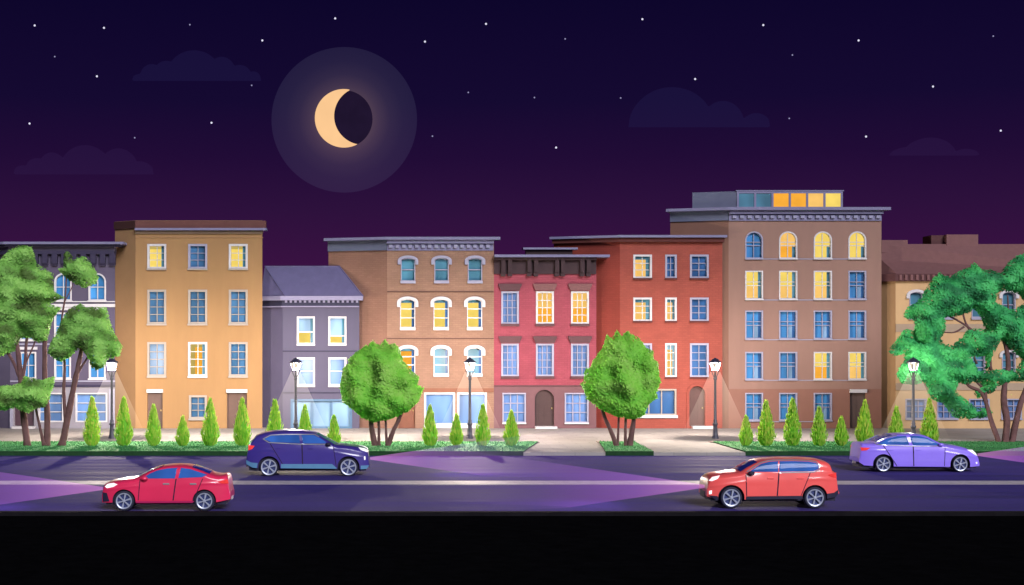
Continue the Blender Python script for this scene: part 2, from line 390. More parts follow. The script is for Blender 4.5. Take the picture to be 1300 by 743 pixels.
class Building:
    def __init__(s, name, label, px0, px1):
        s.root = thing(name, (X((px0+px1)/2), DB, 0), label, 'building', 'houses along the street'); s.o = Vector((X((px0+px1)/2), DB, 0))
    def put(s, mb, name, mat, parent=None, smooth=False):
        o = mb.build(name, mat, None, smooth)
        # geometry is authored in world space: shift it under the root
        for v in o.data.vertices: v.co -= s.o
        o.parent = parent or s.root
        return o
    def facade(s, px0, px1, py0, py1, mat, holes, name='front_wall', rev=.26):
        """front wall at y = DB with real openings; holes: (x0,x1,y0,y1,arch) in pixels"""
        x0, x1, z0, z1 = X(px0), X(px1), Z(py1), Z(py0); m = MB()
        hs = [(X(a), X(b), max(z0, Z(d)), Z(c), ar*DB/F) for a, b, c, d, ar in holes if Z(c) <= z1+1e-6 and Z(d) < z1 and Z(c) > z0]
        xs = sorted({x0, x1, *[v for h in hs for v in h[:2]]}); zs = sorted({z0, z1, *[v for h in hs for v in h[2:4]]})
        for i in range(len(xs)-1):
            for j in range(len(zs)-1):
                cx, cz = (xs[i]+xs[i+1])/2, (zs[j]+zs[j+1])/2
                if any(h[0] < cx < h[1] and h[2] < cz < h[3] for h in hs): continue
                m.face([(xs[i], DB, zs[j]), (xs[i+1], DB, zs[j]), (xs[i+1], DB, zs[j+1]), (xs[i], DB, zs[j+1])])
        for a, b, c, d_, ar in hs:
            y1 = DB+rev; spring = d_-ar
            m.face([(a, DB, c), (a, DB, spring), (a, y1, spring), (a, y1, c)][::-1])
            m.face([(b, DB, c), (b, y1, c), (b, y1, spring), (b, DB, spring)][::-1])
            m.face([(a, DB, c), (a, y1, c), (b, y1, c), (b, DB, c)][::-1])
            arc = arch_pts(a, b, spring, ar)
            for k in range(len(arc)-1):
                (xa, za), (xb, zb) = arc[k], arc[k+1]
                m.face([(xa, DB, za), (xb, DB, zb), (xb, y1, zb), (xa, y1, za)])
                if ar: m.face([(xa, DB, za), (xa, DB, d_), (xb, DB, d_), (xb, DB, zb)])
        return s.put(m, name, mat)
    def shell(s, left, px0, px1, py0, mat, back, name='side_wall', py1=544):
        """left: list of (px, depth) of the canted left wall going back from the front corner; back: (px, depth) points round the rear"""
        pts = [(X(px0), DB)] + [(X(p, DB+dp), DB+dp) for p, dp in left]
        m = MB(); z0, z1 = Z(py1), Z(py0)
        for a, b in zip(pts, pts[1:]): m.face([(b[0], b[1], z0), (a[0], a[1], z0), (a[0], a[1], z1), (b[0], b[1], z1)])
        s.put(m, name, mat)
        return pts
    def rest(s, pts_left, px1, back, py0, mat, name='rear_wall'):
        pts = [pts_left[-1]] + [(X(p, DB+dp), DB+dp) for p, dp in back] + [(X(px1), DB)]
        m = MB(); z1 = Z(py0)
        for a, b in zip(pts, pts[1:]): m.face([(b[0], b[1], 0), (a[0], a[1], 0), (a[0], a[1], z1), (b[0], b[1], z1)])
        loop = list(reversed(pts_left)) + [(X(px1), DB)] + [(X(p, DB+dp), DB+dp) for p, dp in reversed(back)]
        m.face([(x, y, z1-.01) for x, y in loop])
        s.put(m, name, mat)
    def band(s, pts, px1, py0, py1, over, mat, name, ext_r=0, ext_l=0, thick=.5, parent=None):
        """moulding that follows the left wall and the front: top py0, bottom py1, standing `over` proud"""
        line = list(reversed(pts)) + [(X(px1)+ext_r, DB)]
        if abs(line[-1][0]-line[-2][0]) < 1e-4: line.pop()
        if ext_l:
            a, b = Vector(line[0]), Vector(line[1]); line[0] = tuple(a + (a-b).normalized()*ext_l)
        z0, z1 = Z(py1), Z(py0); m = MB()
        def off(o):
            res = []
            for k, p in enumerate(line):
                ns = []
                for a, b in ((k-1, k), (k, k+1)):
                    if a >= 0 and b < len(line):
                        dx, dy = line[b][0]-line[a][0], line[b][1]-line[a][1]; l_ = math.hypot(dx, dy); ns.append(Vector((dy/l_, -dx/l_)))
                n = sum(ns, Vector((0, 0))).normalized(); n /= max(.4, n.dot(ns[0])); res.append((p[0]+n.x*o, p[1]+n.y*o))
            return res
        A, B_ = off(over), off(-thick)
        poly = A + B_[::-1]; m.slab(poly, z0, z1)
        return s.put(m, name, mat, parent)
    def boxpart(s, px0, px1, py0, py1, f, b, mat, name, parent=None):
        m = MB(); m.box(X(px0), X(px1), DB-f, DB+b, Z(py1), Z(py0)); return s.put(m, name, mat, parent)

def arch_pts(a, b, spring, ar):
    if not ar: return [(a, spring), (b, spring)]
    c, r = (a+b)/2, (b-a)/2; n = 14
    return [(c - r*math.cos(math.pi*i/n), spring + ar*math.sin(math.pi*i/n)) for i in range(n+1)]
def ring(m, a, b, c, d, ar, wd, y0, y1, bottom=True):
    """frame following a (possibly arched) opening, width wd inward"""
    sp_ = d-ar
    out = arch_pts(a, b, sp_, ar); inn = arch_pts(a+wd, b-wd, sp_ if ar else sp_-wd, max(.001, ar-wd) if ar else 0)
    O = [(a, c)] + out + [(b, c)]; I = [(a+wd, c+(wd if bottom else 0))] + inn + [(b-wd, c+(wd if bottom else 0))]
    n = len(O)
    for k in range(n if bottom else n-1):
        j = (k+1) % n
        m.face([(O[k][0], y0, O[k][1]), (I[k][0], y0, I[k][1]), (I[j][0], y0, I[j][1]), (O[j][0], y0, O[j][1])][::-1])
        m.face([(I[k][0], y0, I[k][1]), (I[k][0], y1, I[k][1]), (I[j][0], y1, I[j][1]), (I[j][0], y0, I[j][1])][::-1])
        m.face([(O[k][0], y0, O[k][1]), (O[j][0], y0, O[j][1]), (O[j][0], y1, O[j][1]), (O[k][0], y1, O[k][1])][::-1])
def window(B, px0, px1, py0, py1, nx, nz, pane, frame=WHITE, fw=2.2, arch=0, sill=None, hood=None, hood_mat=None, split=None, mun=1.0, name='window', proud=.04, zsplit=None, sill_mat=None):
    """one sash window: frame and bars, glass behind, optional sill and hood (pixel sizes). split: list of (fx0,fx1,fz0,fz1,material) regions of the glass, z from the bottom; edge strips paint in reveal shade"""
    k = DB/F; a, b, c, d_ = X(px0), X(px1), Z(py1), Z(py0); ar = arch*k; f = fw*k
    m = MB(); ring(m, a-.005, b+.005, c-.005, d_+.005, ar, f+.005, DB-proud, DB+.2)
    ia, ib, ic, idd = a+f, b-f, c+f, d_-f; bw = mun*k*.5
    xs = [ia+(ib-ia)*i/nx for i in range(1, nx)]; zs = zsplit and [ic+(idd-ic)*t for t in zsplit] or [ic+(idd-ic)*i/nz for i in range(1, nz)]
    for x in xs: m.box(x-bw, x+bw, DB+.1, DB+.17, ic, idd - (ar*.1 if ar else 0))
    for z in zs: m.box(ia, ib, DB+.095, DB+.175, z-bw, z+bw)
    o = B.put(m, name, frame)
    g = MB(); mats = []
    for (u0, u1, v0, v1, mt) in (split or [(0, 1, 0, 1, pane)]):
        if mt not in mats: mats.append(mt)
        x0, x1, z0, z1 = ia+(ib-ia)*u0, ia+(ib-ia)*u1, ic+(idd-ic)*v0, ic+(idd-ic)*v1
        if ar and v1 == 1:
            g.face([(x0, DB+.19, z0), (x1, DB+.19, z0)] + [(x, DB+.19, z) for x, z in reversed(arch_pts(x0, x1, idd-ar+f*.4, ar-f*.4))], mats.index(mt))
        else: g.face([(x0, DB+.19, z0), (x1, DB+.19, z0), (x1, DB+.19, z1), (x0, DB+.19, z1)], mats.index(mt))
    B.put(g, 'pane', mats, o)
    if sill:
        ex, hh = sill; B.boxpart(px0-ex, px1+ex, py1-.4, py1+hh, .14, .1, sill_mat or frame, 'sill', o)
    if hood: 
        hm = MB(); t, ln, rise = hood        # thickness, leg length, rise of the segmental hood
        ex = t*k; sp_ = d_-ar
        outp = arch_pts(a-ex, b+ex, sp_-.0, ar+ex*.85); inp = arch_pts(a-.01, b+.01, sp_, ar)
        leg = ln*k
        O = [(a-ex, sp_-leg)]+outp+[(b+ex, sp_-leg)]; I = [(a-.01, sp_-leg)]+inp+[(b+.01, sp_-leg)]
        y0, y1 = DB-.13, DB+.06
        for q in range(len(O)-1):
            hm.face([(O[q][0], y0, O[q][1]), (I[q][0], y0, I[q][1]), (I[q+1][0], y0, I[q+1][1]), (O[q+1][0], y0, O[q+1][1])][::-1])
            hm.face([(O[q][0], y0, O[q][1]), (O[q+1][0], y0, O[q+1][1]), (O[q+1][0], y1, O[q+1][1]), (O[q][0], y1, O[q][1])][::-1])
            hm.face([(I[q][0], y0, I[q][1]), (I[q][0], y1, I[q][1]), (I[q+1][0], y1, I[q+1][1]), (I[q+1][0], y0, I[q+1][1])][::-1])
        for q in (0, -1): hm.face([(O[q][0], y0, O[q][1]), (O[q][0], y1, O[q][1]), (I[q][0], y1, I[q][1]), (I[q][0], y0, I[q][1])])
        B.put(hm, 'hood', hood_mat or frame, o)
    return o
def door(B, px0, px1, py0, col, arch=0, lintel=None, step=None, knob_right=True, py1=544, dark=None, name='door'):
    k = DB/F; a, b, c, d_ = X(px0), X(px1), Z(py1), Z(py0); ar = arch*k
    m = MB(); y = DB+.2
    poly = [(a-.01, c), (b+.01, c)] + list(reversed(arch_pts(a-.01, b+.01, d_-ar, ar+.01 if ar else 0)))
    m.prism(poly, y, y+.06)
    mid = (a+b)/2
    for u0, u1 in ((a+.10, mid-.05), (mid+.05, b-.10)):
        top = d_-ar*1.0-.12 if ar else d_-.14
        for z0, z1 in ((c+.15, c+.75), (c+.9, top)):
            if z1-z0 > .1 and u1-u0 > .05: m.box(u0, u1, y-.018, y+.02, z0, z1)
    o = B.put(m, name, col)
    h = MB(); x = b-.12 if knob_right else a+.12; h.box(x-.03, x+.03, y-.07, y-.002, c+.98, c+1.08); B.put(h, 'handle', BRASS, o)
    if lintel: ex, t = lintel; B.boxpart(px0-ex, px1+ex, py0-t, py0+.2, .12, .1, WHITE, 'lintel')
    if step: s0, s1, t = step; m = MB(); m.box(X(s0), X(s1), DB-.45, DB+.2, -.02, t*k); B.put(m, 'doorstep', WHITE)
    return o
def course(B, px0, px1, py, t, mat, f=.05): B.boxpart(px0, px1, py-t/2, py+t/2, f, .05, mat, 'string_course')

# --- grey house with arched windows, far left ------------------------------------------------
B = Building('grey_row_house', 'grey violet row house with arched top windows and shopfront behind the left trees', -20, 146)
WG = paint('grey_violet_wall', alb((104, 96, 124)), .85, .08, 1.0, .15, streak=True); WGs = paint('grey_violet_side', alb((104, 96, 124), 1.05), .85, .08, 1.0, .15)  # side copy lightened to offset the shade on the canted wall
DKV = paint('dark_violet_trim', alb((66, 60, 92)), .8, .1, 2, .1); SHOPG = paint('shopfront_grey', alb((172, 168, 184)), .7, .06, 2, .1)
w1 = [(69, 91, 347, 382, 11), (112.5, 134.5, 347, 382, 11), (26, 48, 347, 382, 11)]; w2 = [(69, 90, 397, 432, 0), (113, 134, 397, 432, 0), (25, 46, 397, 432, 0)]; w3 = [(69, 90, 447, 481, 0), (113, 134, 447, 481, 0), (25, 46, 447, 481, 0)]
gr = [(49, 80.5, 499, 536, 0), (96, 136, 499, 536, 0), (18, 43, 500, 544, 0)]
B.facade(13, 146, 313, 489, WG, w1+w2+w3); B.facade(13, 146, 489, 544, SHOPG, gr, 'shopfront')
pl = B.shell([(-34, 1.6)], 13, 146, 313, WGs, None); B.rest(pl, 146, [(-34, 8), (146, 8)], 313, WGs)
B.band(pl, 146, 308, 311, .75, LAV, 'cornice', ext_r=.62, ext_l=.5); B.band(pl, 146, 311, 313.6, .55, DKV, 'cornice_bed', ext_r=.4)
B.band(pl, 146, 313.6, 319, .2, WG, 'frieze'); B.band(pl, 146, 319, 323, .28, DKV, 'frieze_rail')
for i in range(11):
    x = 18+i*12.2; m = MB(); m.box(X(x), X(x+7), DB-.3, DB+.05, Z(335), Z(323))
    m.box(X(x+.1), X(x+6.9), DB-.2, DB+.045, Z(337.5), Z(334.9)); B.put(m, 'bracket', DKV)
for a, b, c, d_, ar in w1: window(B, a, b, c, d_, 2, 2, G_BLUE, WHITE, 1.8, 11, sill=(1, 1.6))
for a, b, c, d_, ar in w2+w3: window(B, a, b, c, d_, 2, 2, G_BLUE, WHITE, 1.8, sill=(1, 1.5))
for a, b, c, d_, ar in w2+w3: B.boxpart(a-1.5, b+1.5, c-6.5, c-3, .12, .05, WHITE, 'lintel')
course(B, 13, 146, 388, 4, WHITE, .09); course(B, 13, 146, 383, 1.2, WHITE); course(B, 13, 146, 484, 1.5, FRAME_L); course(B, 13, 146, 490, 3, DKV, .1); course(B, 13, 146, 437, 1.5, FRAME_L)
window(B, 49, 80.5, 499, 536, 1, 3, G_SHOP, WHITE, 1.6, name='shop_window'); window(B, 96, 136, 499, 536, 1, 3, G_SHOP, WHITE, 1.6, name='shop_window')
door(B, 18, 43, 500, paint('plum_door', alb((98, 74, 88)), .5, .1, 2, .1), step=(17, 45, 3))
B.boxpart(13, 16.5, 494, 544, .1, .05, FRAME_L, 'pilaster'); B.boxpart(139, 145.6, 494, 544, .1, .05, FRAME_L, 'pilaster')

# --- tan house -------------------------------------------------------------------------------
B = Building('tan_house', 'tall tan stucco house with twelve grid windows and two brown doors', 146, 333)
WT = paint('tan_stucco', alb((192, 150, 104)), .88, .07, .9, .2, streak=True); WTs = paint('tan_stucco_side', alb((182, 142, 102), 1.16), .88, .07, .9, .2)  # side copy of the stucco lightened against its own shade
RB = paint('parapet_brown', alb((126, 80, 78)), .8, .1, 1.5, .15); RBs = paint('parapet_shade', alb((84, 52, 50)), .8, .1, 1.5, .15)  # dark copy paints shade onto the parapet's left end
cols = [(187.2, 211), (239, 263), (290.6, 314.4)]
tall = [(187, 211), (239, 263), (290.6, 314)]
hs = [(a, b, 310, 341.5, 0) for a, b in cols] + [(a, b, 368, 411.5, 0) for a, b in cols] + [(a, b, 434.5, 478, 0) for a, b in cols] + [(240, 262.5, 502, 532, 0), (187, 206.5, 498, 544, 0), (288, 313.5, 498, 544, 0)]
B.facade(172, 333, 280, 544, WT, hs); pl = B.shell([(146, 1.0)], 172, 333, 280, WTs, None); B.rest(pl, 333, [(146, 8), (310, 8)], 280, WTs)
B.band([pl[0]], 333, 280.5, 290, .12, RB, 'parapet', ext_r=.2); B.band(pl, 172, 280.5, 290, .10, RBs, 'parapet_end')
B.band([pl[0]], 333, 290, 292.8, .3, LAV, 'cornice', ext_r=.26); B.band([pl[0]], 333, 292.8, 297, .1, paint('tan_frieze', alb((146, 122, 104))), 'frieze', ext_r=.0)
B.band([pl[0]], 333, 300.5, 302, .05, WTs, 'string_course')
SH = [(0, 1, 0, 1, G_NAVY)]
for i, (a, b) in enumerate(cols):
    lit = i != 1  # lit windows get the whiter frame, glow put into its colour
    window(B, a, b, 310, 341.5, 2, 3, Y_ if lit else G_NAVY, WHITE if lit else FRAME_L, 2.6, sill=(.6, 1.6), sill_mat=FRAME_T, mun=.8, split=[(0, .78, 0, .86, Y_), (.78, 1, 0, 1, G_TEAL), (0, .78, .86, 1, YD)] if lit else None)  # right and top strips paint reveal shade onto the lit panes
    window(B, a, b, 368, 411.5, 2, 4, G_NAVY, FRAME_T, 2.6, sill=(.6, 1.8), mun=.9)
    window(B, a, b, 434.5, 478, 2, 4, G_NAVY, WHITE if i == 1 else FRAME_T, 2.6, sill=(.6, 1.8), mun=.9, split=[(0, .3, 0, 1, YD), (.3, .78, 0, .9, O_), (.3, .78, .9, 1, YD), (.78, 1, 0, 1, G_TEAL)] if i == 1 else None)  # right and top strips of the lit pane are painted reveal shade
window(B, 240, 262.5, 502, 532, 2, 3, G_NAVY, FRAME_T, 2.6, sill=(.6, 1.8), mun=.9)
BD = paint('brown_door', alb((122, 96, 88)), .55, .1, 2, .1)
door(B, 187, 206.5, 498.5, BD, lintel=(.6, 4.2)); door(B, 288, 313.5, 498.5, BD, lintel=(.6, 4.2))

# --- slate grey house with hipped roof ---------------------------------------------------------
B = Building('slate_house', 'low slate grey house with violet hipped roof and glazed shopfront', 333, 456)
WS = paint('slate_wall', alb((104, 100, 128)), .85, .07, 1, .15, streak=True); WSs = paint('slate_side', alb((98, 93, 124), 1.16), .85, .07, 1, .15)  # slate side lightened, compensating in colour for weaker light
RF = paint('violet_slates', alb((114, 110, 158), 1.45), .6, .10, 2.2, .3, 9); EA = paint('eaves_lilac', alb((170, 166, 204)), .7, .05, 2, .1); NV = paint('navy_trim', alb((58, 58, 88)), .7, .1, 2, .1)
hs = [(377, 399.5, 402, 437.5, 0), (417, 440, 402, 437.5, 0), (377, 399.5, 454, 490, 0), (417, 440, 454, 490, 0), (369, 447, 507, 544, 0)]
B.facade(359, 456, 376, 544, WS, hs); pl = B.shell([(333, 1.0)], 359, 456, 376, WSs, None)
m = MB()
m.face([(X(456), DB+.55, 0), (X(456), DB, 0), (X(456), DB, Z(376)), (X(456), DB+.55, Z(376))][::-1]); B.put(m, 'rear_wall', WSs)
B.band(pl, 456, 376, 381.5, .34, EA, 'eaves', ext_r=.22); B.band(pl, 456, 381.5, 388.6, .1, NV, 'frieze'); B.band(pl, 456, 388.6, 390, .16, EA, 'string_course')
m = MB()
for i in range(16): x = 362+i*6; m.box(X(x), X(x+2.8), DB-.22, DB-.06, Z(384.4), Z(381.5))
B.put(m, 'dentil', EA)
e0, e1, ze = (X(362.5), DB-.3), (X(461), DB-.3), Z(376.5); zr = Z(338.5, DB+.9); r0, r1 = (X(336, DB+.9), DB+.9), (X(431, DB+.9), DB+.9); el_ = (X(331, DB+.7), DB+.7)
m = MB(); m.face([(*e0, ze), (*e1, ze), (*r1, zr), (*r0, zr)]); m.face([(*e1, ze), (X(456), DB+.5, ze), (*r1, zr)]); m.face([(*el_, ze), (*e0, ze), (*r0, zr)])
ro = B.put(m, 'roof', RF)
m = MB(); m.tube([(*e0, ze), (*r0, zr), (*r1, zr), (*e1, ze)], [.05]*4, 6); B.put(m, 'ridge_cap', RF, ro)
for a in (377, 417):
    hb = .42 if a == 377 else .26
    window(B, a, a+22.7, 402, 437.5, 1, 2, Y_, WHITE, 2.2, sill=(.3, 1.4), mun=1.6, zsplit=[hb+.02], split=[(0, .8, 0, hb, Y_), (0, .8, hb, 1, G_PALE), (.8, 1, 0, 1, G_TEAL)])  # teal right strip is the reveal's shade painted on the glass
    window(B, a, a+22.7, 454, 490, 1, 2, G_SKY, WHITE, 2.2, sill=(.3, 1.4), mun=1.0, zsplit=[.52])
course(B, 359, 456, 446, 1.6, NV); course(B, 359, 456, 498.7, 1.6, NV)
window(B, 369, 447, 507, 544, 3, 1, G_PALE, paint('blue_steel', alb((92, 132, 172)), .45, .08, 2, 0), 2.6, mun=3.4, name='shop_window')

# --- brown brick house ----------------------------------------------------------------------
B = Building('brown_brick_house', 'brown brick house with white hooded windows above two large shop windows', 417, 627)
WB = brickwall('brown_brick', alb((176, 138, 119))); WBs = brickwall('brown_brick_side', alb((160, 120, 104), 1.33))  # side copy of the brick darkened, shade put into its colour
LVs = paint('lavender_stone_side', alb((104, 110, 136), 1.12), .7, .07, 2, .15)  # lavender stone darkened to paint the shade of the side frieze
cols = [(509, 527, 0), (551.5, 569.5, 0), (594, 612, 0)]
r1 = [(a, b, 328, 357, 3) for a, b, _ in cols]; r2 = [(a-1, b, 380, 416, 4) for a, b, _ in cols]; r3 = [(a-1, b, 441.5, 475, 4) for a, b, _ in cols]
gr = [(538.5, 577.5, 498.5, 540, 0), (580.5, 618, 498.5, 540, 0), (506, 527, 500, 544, 0)]
B.facade(491.5, 627, 301.5, 544, WB, r1+r2+r3+gr); pl = B.shell([(417, 1.2)], 491.5, 627, 301.5, WBs, None); B.rest(pl, 627, [(417, 9), (600, 9)], 301.5, WBs)
B.band(pl, 627, 301.5, 305, .5, LAV, 'cornice', ext_r=.34, ext_l=.1); B.band([pl[0]], 627, 305, 309.5, .3, LAV, 'cornice_bed', ext_r=-.02); B.band(pl, 491.5, 305, 318, .12, LVs, 'side_frieze')
B.band([pl[0]], 627, 309.5, 318.3, .08, LAV, 'frieze', ext_r=-.03)
m = MB()
for i in range(16): x = 494+i*8.2; m.box(X(x), X(x+4.4), DB-.24, DB-.06, Z(315), Z(311))
B.put(m, 'dentil', paint('dentil_lilac', alb((178, 178, 214)), .7))
for i, (a, b, _) in enumerate(cols):
    window(B, a, b, 328, 357, 1, 2, G_TEAL, FRAME_L, 1.0, 3, sill=(.6, 3), hood=(4, 5, 0), hood_mat=FRAME_L, mun=1.2)
    window(B, a-1, b, 380, 416, 1, 3, Y_, WHITE, 1.0, 4, sill=(.4, 3.4), hood=(4, 6, 0), mun=1.4, split=[(0, .8, 0, .9, Y_), (.8, 1, 0, 1, G_DEEP), (0, .8, .9, 1, G_TEAL)])  # deep and teal strips paint the recess shade into the pane
    window(B, a-1, b, 441.5, 475, 1, 3, O_, WHITE, 1.0, 4, sill=(.4, 3.4), hood=(4, 6, 0), mun=1.4, split=[(0, .8, 0, .9, O_), (.8, 1, 0, 1, G_DEEP), (0, .8, .9, 1, G_TEAL)] if i == 0 else [(0, .82, 0, 1, G_TEAL), (.82, 1, 0, 1, G_DEEP)])  # dark edge strips again paint in the shade of the recess
DKB = paint('dark_brown_course', alb((116, 84, 76)), .8); course(B, 491.5, 626.6, 370.5, 1.4, DKB); course(B, 491.5, 626.6, 430, 1.4, DKB); course(B, 534, 626.6, 495.5, 5, paint('shop_fascia', alb((160, 106, 84)), .7), .08)
window(B, 538.5, 577.5, 498.5, 540, 1, 1, G_SHOP, WHITE, 2.4, name='shop_window', sill=(.5, 3.6)); window(B, 580.5, 618, 498.5, 540, 1, 1, G_SHOP, WHITE, 2.4, name='shop_window', sill=(.5, 3.6))
door(B, 506, 527, 500, paint('russet_door', alb((150, 94, 74)), .5, .1, 2, .1))

# --- crimson row house -----------------------------------------------------------------------
B = Building('crimson_row_house', 'crimson row house with dark bracketed cornice and arched brown entrance', 627, 757)
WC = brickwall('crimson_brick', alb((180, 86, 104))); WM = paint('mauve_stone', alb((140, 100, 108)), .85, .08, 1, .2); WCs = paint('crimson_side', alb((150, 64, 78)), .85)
CD = paint('cornice_dark', alb((72, 50, 58)), .7, .12, 2, .1); ST = paint('brownstone', alb((146, 102, 104)), .8, .08, 2, .12); STd = paint('brownstone_dark', alb((110, 76, 84)), .8, .08, 2, .12)
cols = [(636.5, 658.5), (680.5, 703), (725, 747.5)]
hs = [(a, b, 370, 411.5, 0) for a, b in cols] + [(a, b, 436.5, 478, 0) for a, b in cols] + [(638, 667.5, 499, 537, 0), (717, 747, 499, 537, 0), (679, 703.5, 495, 541.5, 11.5)]
B.facade(627, 757, 326, 490, WC, hs); B.facade(627, 757, 490, 544, WM, hs, 'ground_floor_wall')
m = MB()
for z0, z1, mt in ((0, Z(326), 0),):
    m.face([(X(757), DB, 0), (X(757), DB+.5, 0), (X(757), DB+.5, z1), (X(757), DB, z1)]); m.face([(X(627), DB, 0), (X(627), DB+1.5, 0), (X(627), DB+1.5, z1), (X(627), DB, z1)][::-1])
    m.face([(X(627), DB, z1-.01), (X(757), DB, z1-.01), (X(757), DB+.5, z1-.01), (X(705), DB+1.5, z1-.01), (X(627), DB+1.5, z1-.01)])
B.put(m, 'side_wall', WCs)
p0 = [(X(627)+.0, DB)]
B.band(p0, 757, 324, 327.2, .62, LAV, 'cornice', ext_r=.7); B.band(p0, 757, 327.2, 330.5, .4, CD, 'cornice_bed', ext_r=-.02); B.band(p0, 757, 330.5, 348, .12, CD, 'frieze', ext_r=-.02)
for x in (636, 644.5, 669, 677.5, 704, 711.5, 736, 744):
    m = MB(); m.box(X(x), X(x+5), DB-.36, DB+.05, Z(346), Z(330.5)); m.box(X(x-.4), X(x+5.4), DB-.26, DB+.045, Z(351), Z(345.9)); B.put(m, 'bracket', CD)
m = MB(); m.box(X(668), X(727), DB+.1, DB+.7, Z(324), Z(317)); pb = B.put(m, 'parapet', CD); m = MB(); m.box(X(664), X(733), DB-.2, DB+.75, Z(317), Z(314.6)); B.put(m, 'parapet_coping', LAV, pb)
OT = [(0, 1, 0, .5, O_), (0, 1, .5, 1, P_)]
for i, (a, b) in enumerate(cols):
    for c, lit in ((370, i > 0), (436.5, False)):
        o = window(B, a, b, c, c+41.5, 3, 4, O_ if lit else G_SKY, WHITE if lit else FRAME_L, 2.2, mun=1.0, split=OT if lit else None, sill=(.6, 3), sill_mat=STd)  # frame whiter where the window is lit: glow painted into it
        k = DB/F; x0, x1, z0, z1 = X(a-1), X(b+1), Z(c-1), Z(c-9.5)
        m = MB(); m.prism([(x0, z0), (x1, z0), (x1+.03, z0+.12), (x1+.12, z1-.1), (x1+.12, z1), (x0-.12, z1), (x0-.12, z1-.1), (x0-.03, z0+.12)], DB-.16, DB+.05); B.put(m, 'hood', STd if (c > 400 or i == 0) else ST, o)
for a, b in ((638, 667.5), (717, 747)): window(B, a, b, 499, 537, 3, 3, G_SKY, FRAME_L, 1.6, mun=1.2, sill=(.4, 1.4), sill_mat=WHITE)
door(B, 679, 703.5, 495.5, paint('umber_door', alb((88, 64, 66)), .55, .1, 2, .1), 11.5, step=(679, 706.5, 2.8), py1=541.2)
course(B, 627.3, 756.7, 490, 1.6, STd)

# --- red house -------------------------------------------------------------------------------
B = Building('red_house', 'orange red brick house with narrow middle windows and arched doorway', 787, 917)
WR = brickwall('red_brick', alb((184, 94, 82))); WRs = brickwall('red_brick_side', alb((160, 70, 60), 1.29)); DR = paint('maroon_trim', alb((112, 58, 56)), .8)  # red side copy darker: shade of the turned wall painted in
c1, c2, c3 = (804, 827.5), (844.5, 859), (876, 899.5)
hs = [(*c, 323.5, 353.5, 0) for c in (c1, c2, c3)] + [(*c, 378, 408, 0) for c in (c1, c2, c3)] + [(*c, 436, 479, 0) for c in (c1, c2, c3)] + [(806, 858.5, 494, 527.5, 0), (875, 895, 490.5, 541, 10)]
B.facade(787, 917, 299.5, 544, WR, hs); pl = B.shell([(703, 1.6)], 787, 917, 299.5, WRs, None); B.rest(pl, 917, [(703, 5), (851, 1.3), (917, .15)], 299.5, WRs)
B.band(pl, 917, 299.2, 302.2, .5, LAV, 'cornice', ext_r=.18, ext_l=.1); B.band(pl, 917, 302.2, 307.5, .3, DR, 'cornice_bed', ext_r=.05)
LS = [(0, .74, 0, .85, P_), (.74, 1, 0, 1, G_TEAL), (0, .74, .85, 1, G_TEAL)]  # teal edges paint the opening's shade on lit panes
for c, n in ((c1, 2), (c2, 2), (c3, 2)):
    for y, kind in ((323.5, c is c1), (378, c is not c3), (436, c is c2)):
        hgt = 30 if y < 430 else 43
        window(B, *c, y, y+hgt, n, 3 if y < 430 else 4, G_DEEP, WHITE if kind else FRAME_L, 2.3, sill=(.4, 1.7), sill_mat=DR, mun=.9, split=LS if kind else None)  # whiter frames on lit windows carry the glow in their paint
window(B, 806, 858.5, 494, 527.5, 3, 1, G_DEEP, FRAME_T, 2, sill=(1.5, 3.2), sill_mat=WHITE, mun=1.4, name='shop_window')
door(B, 875, 895, 490.5, paint('cocoa_door', alb((112, 78, 76)), .55, .1, 2, .1), 10, step=(878, 905, 3.4), py1=540.8)
m = MB(); ring(m, X(871.5), X(898.5), 0, Z(487), 13*DB/F, 3.4*DB/F, DB-.06, DB+.02, bottom=False); B.put(m, 'door_surround', WR)

# --- apartment house -------------------------------------------------------------------------
B = Building('apartment_house', 'five storey brown apartment house with glazed penthouse and arched top windows', 925, 1119)
WA = paint('dusty_rose_wall', alb((180, 142, 130)), .87, .07, .9, .18, streak=True); WAs = paint('dusty_rose_side', alb((152, 112, 98), 1.33), .87, .07, .9, .18); WAg = paint('rose_base', alb((172, 124, 110)), .87, .07, .9, .18)  # rose side copy carries the side wall's shade in its colour
GS = paint('penthouse_grey', alb((112, 118, 146), 1.16), .7, .07, 2, .15)
cols = [(946, 968.5), (989, 1012), (1033, 1056), (1077, 1099.5)]
rows = [(294, 328.5, 11), (344, 380, 0), (394.5, 430.5, 0), (447, 482, 0)]
hs = [(a, b, c, d_, ar) for a, b in cols for c, d_, ar in rows] + [(a, b, 499, 534, 0) for a, b in cols[:3]] + [(1079, 1099.5, 498, 544, 0)]
B.facade(925, 1119, 267, 494, WA, hs); B.facade(925, 1119, 494, 544, WAg, hs, 'ground_floor_wall')
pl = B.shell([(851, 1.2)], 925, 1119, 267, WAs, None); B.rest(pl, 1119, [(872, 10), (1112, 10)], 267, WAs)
B.band(pl, 1119, 264, 267.6, .55, LAV, 'cornice', ext_r=.38, ext_l=.15); B.band([pl[0]], 1119, 267.6, 272, .3, LAV, 'cornice_bed', ext_r=.03); B.band(pl, 925, 267.6, 280, .1, GS, 'side_frieze'); B.band([pl[0]], 1119, 272, 280.5, .1, LAV, 'frieze', ext_r=-.02)
m = MB()
for i in range(20): x = 929+i*9.6; m.box(X(x), X(x+5), DB-.24, DB-.08, Z(277.5), Z(274))
B.put(m, 'dentil', MATS['dentil_lilac'])
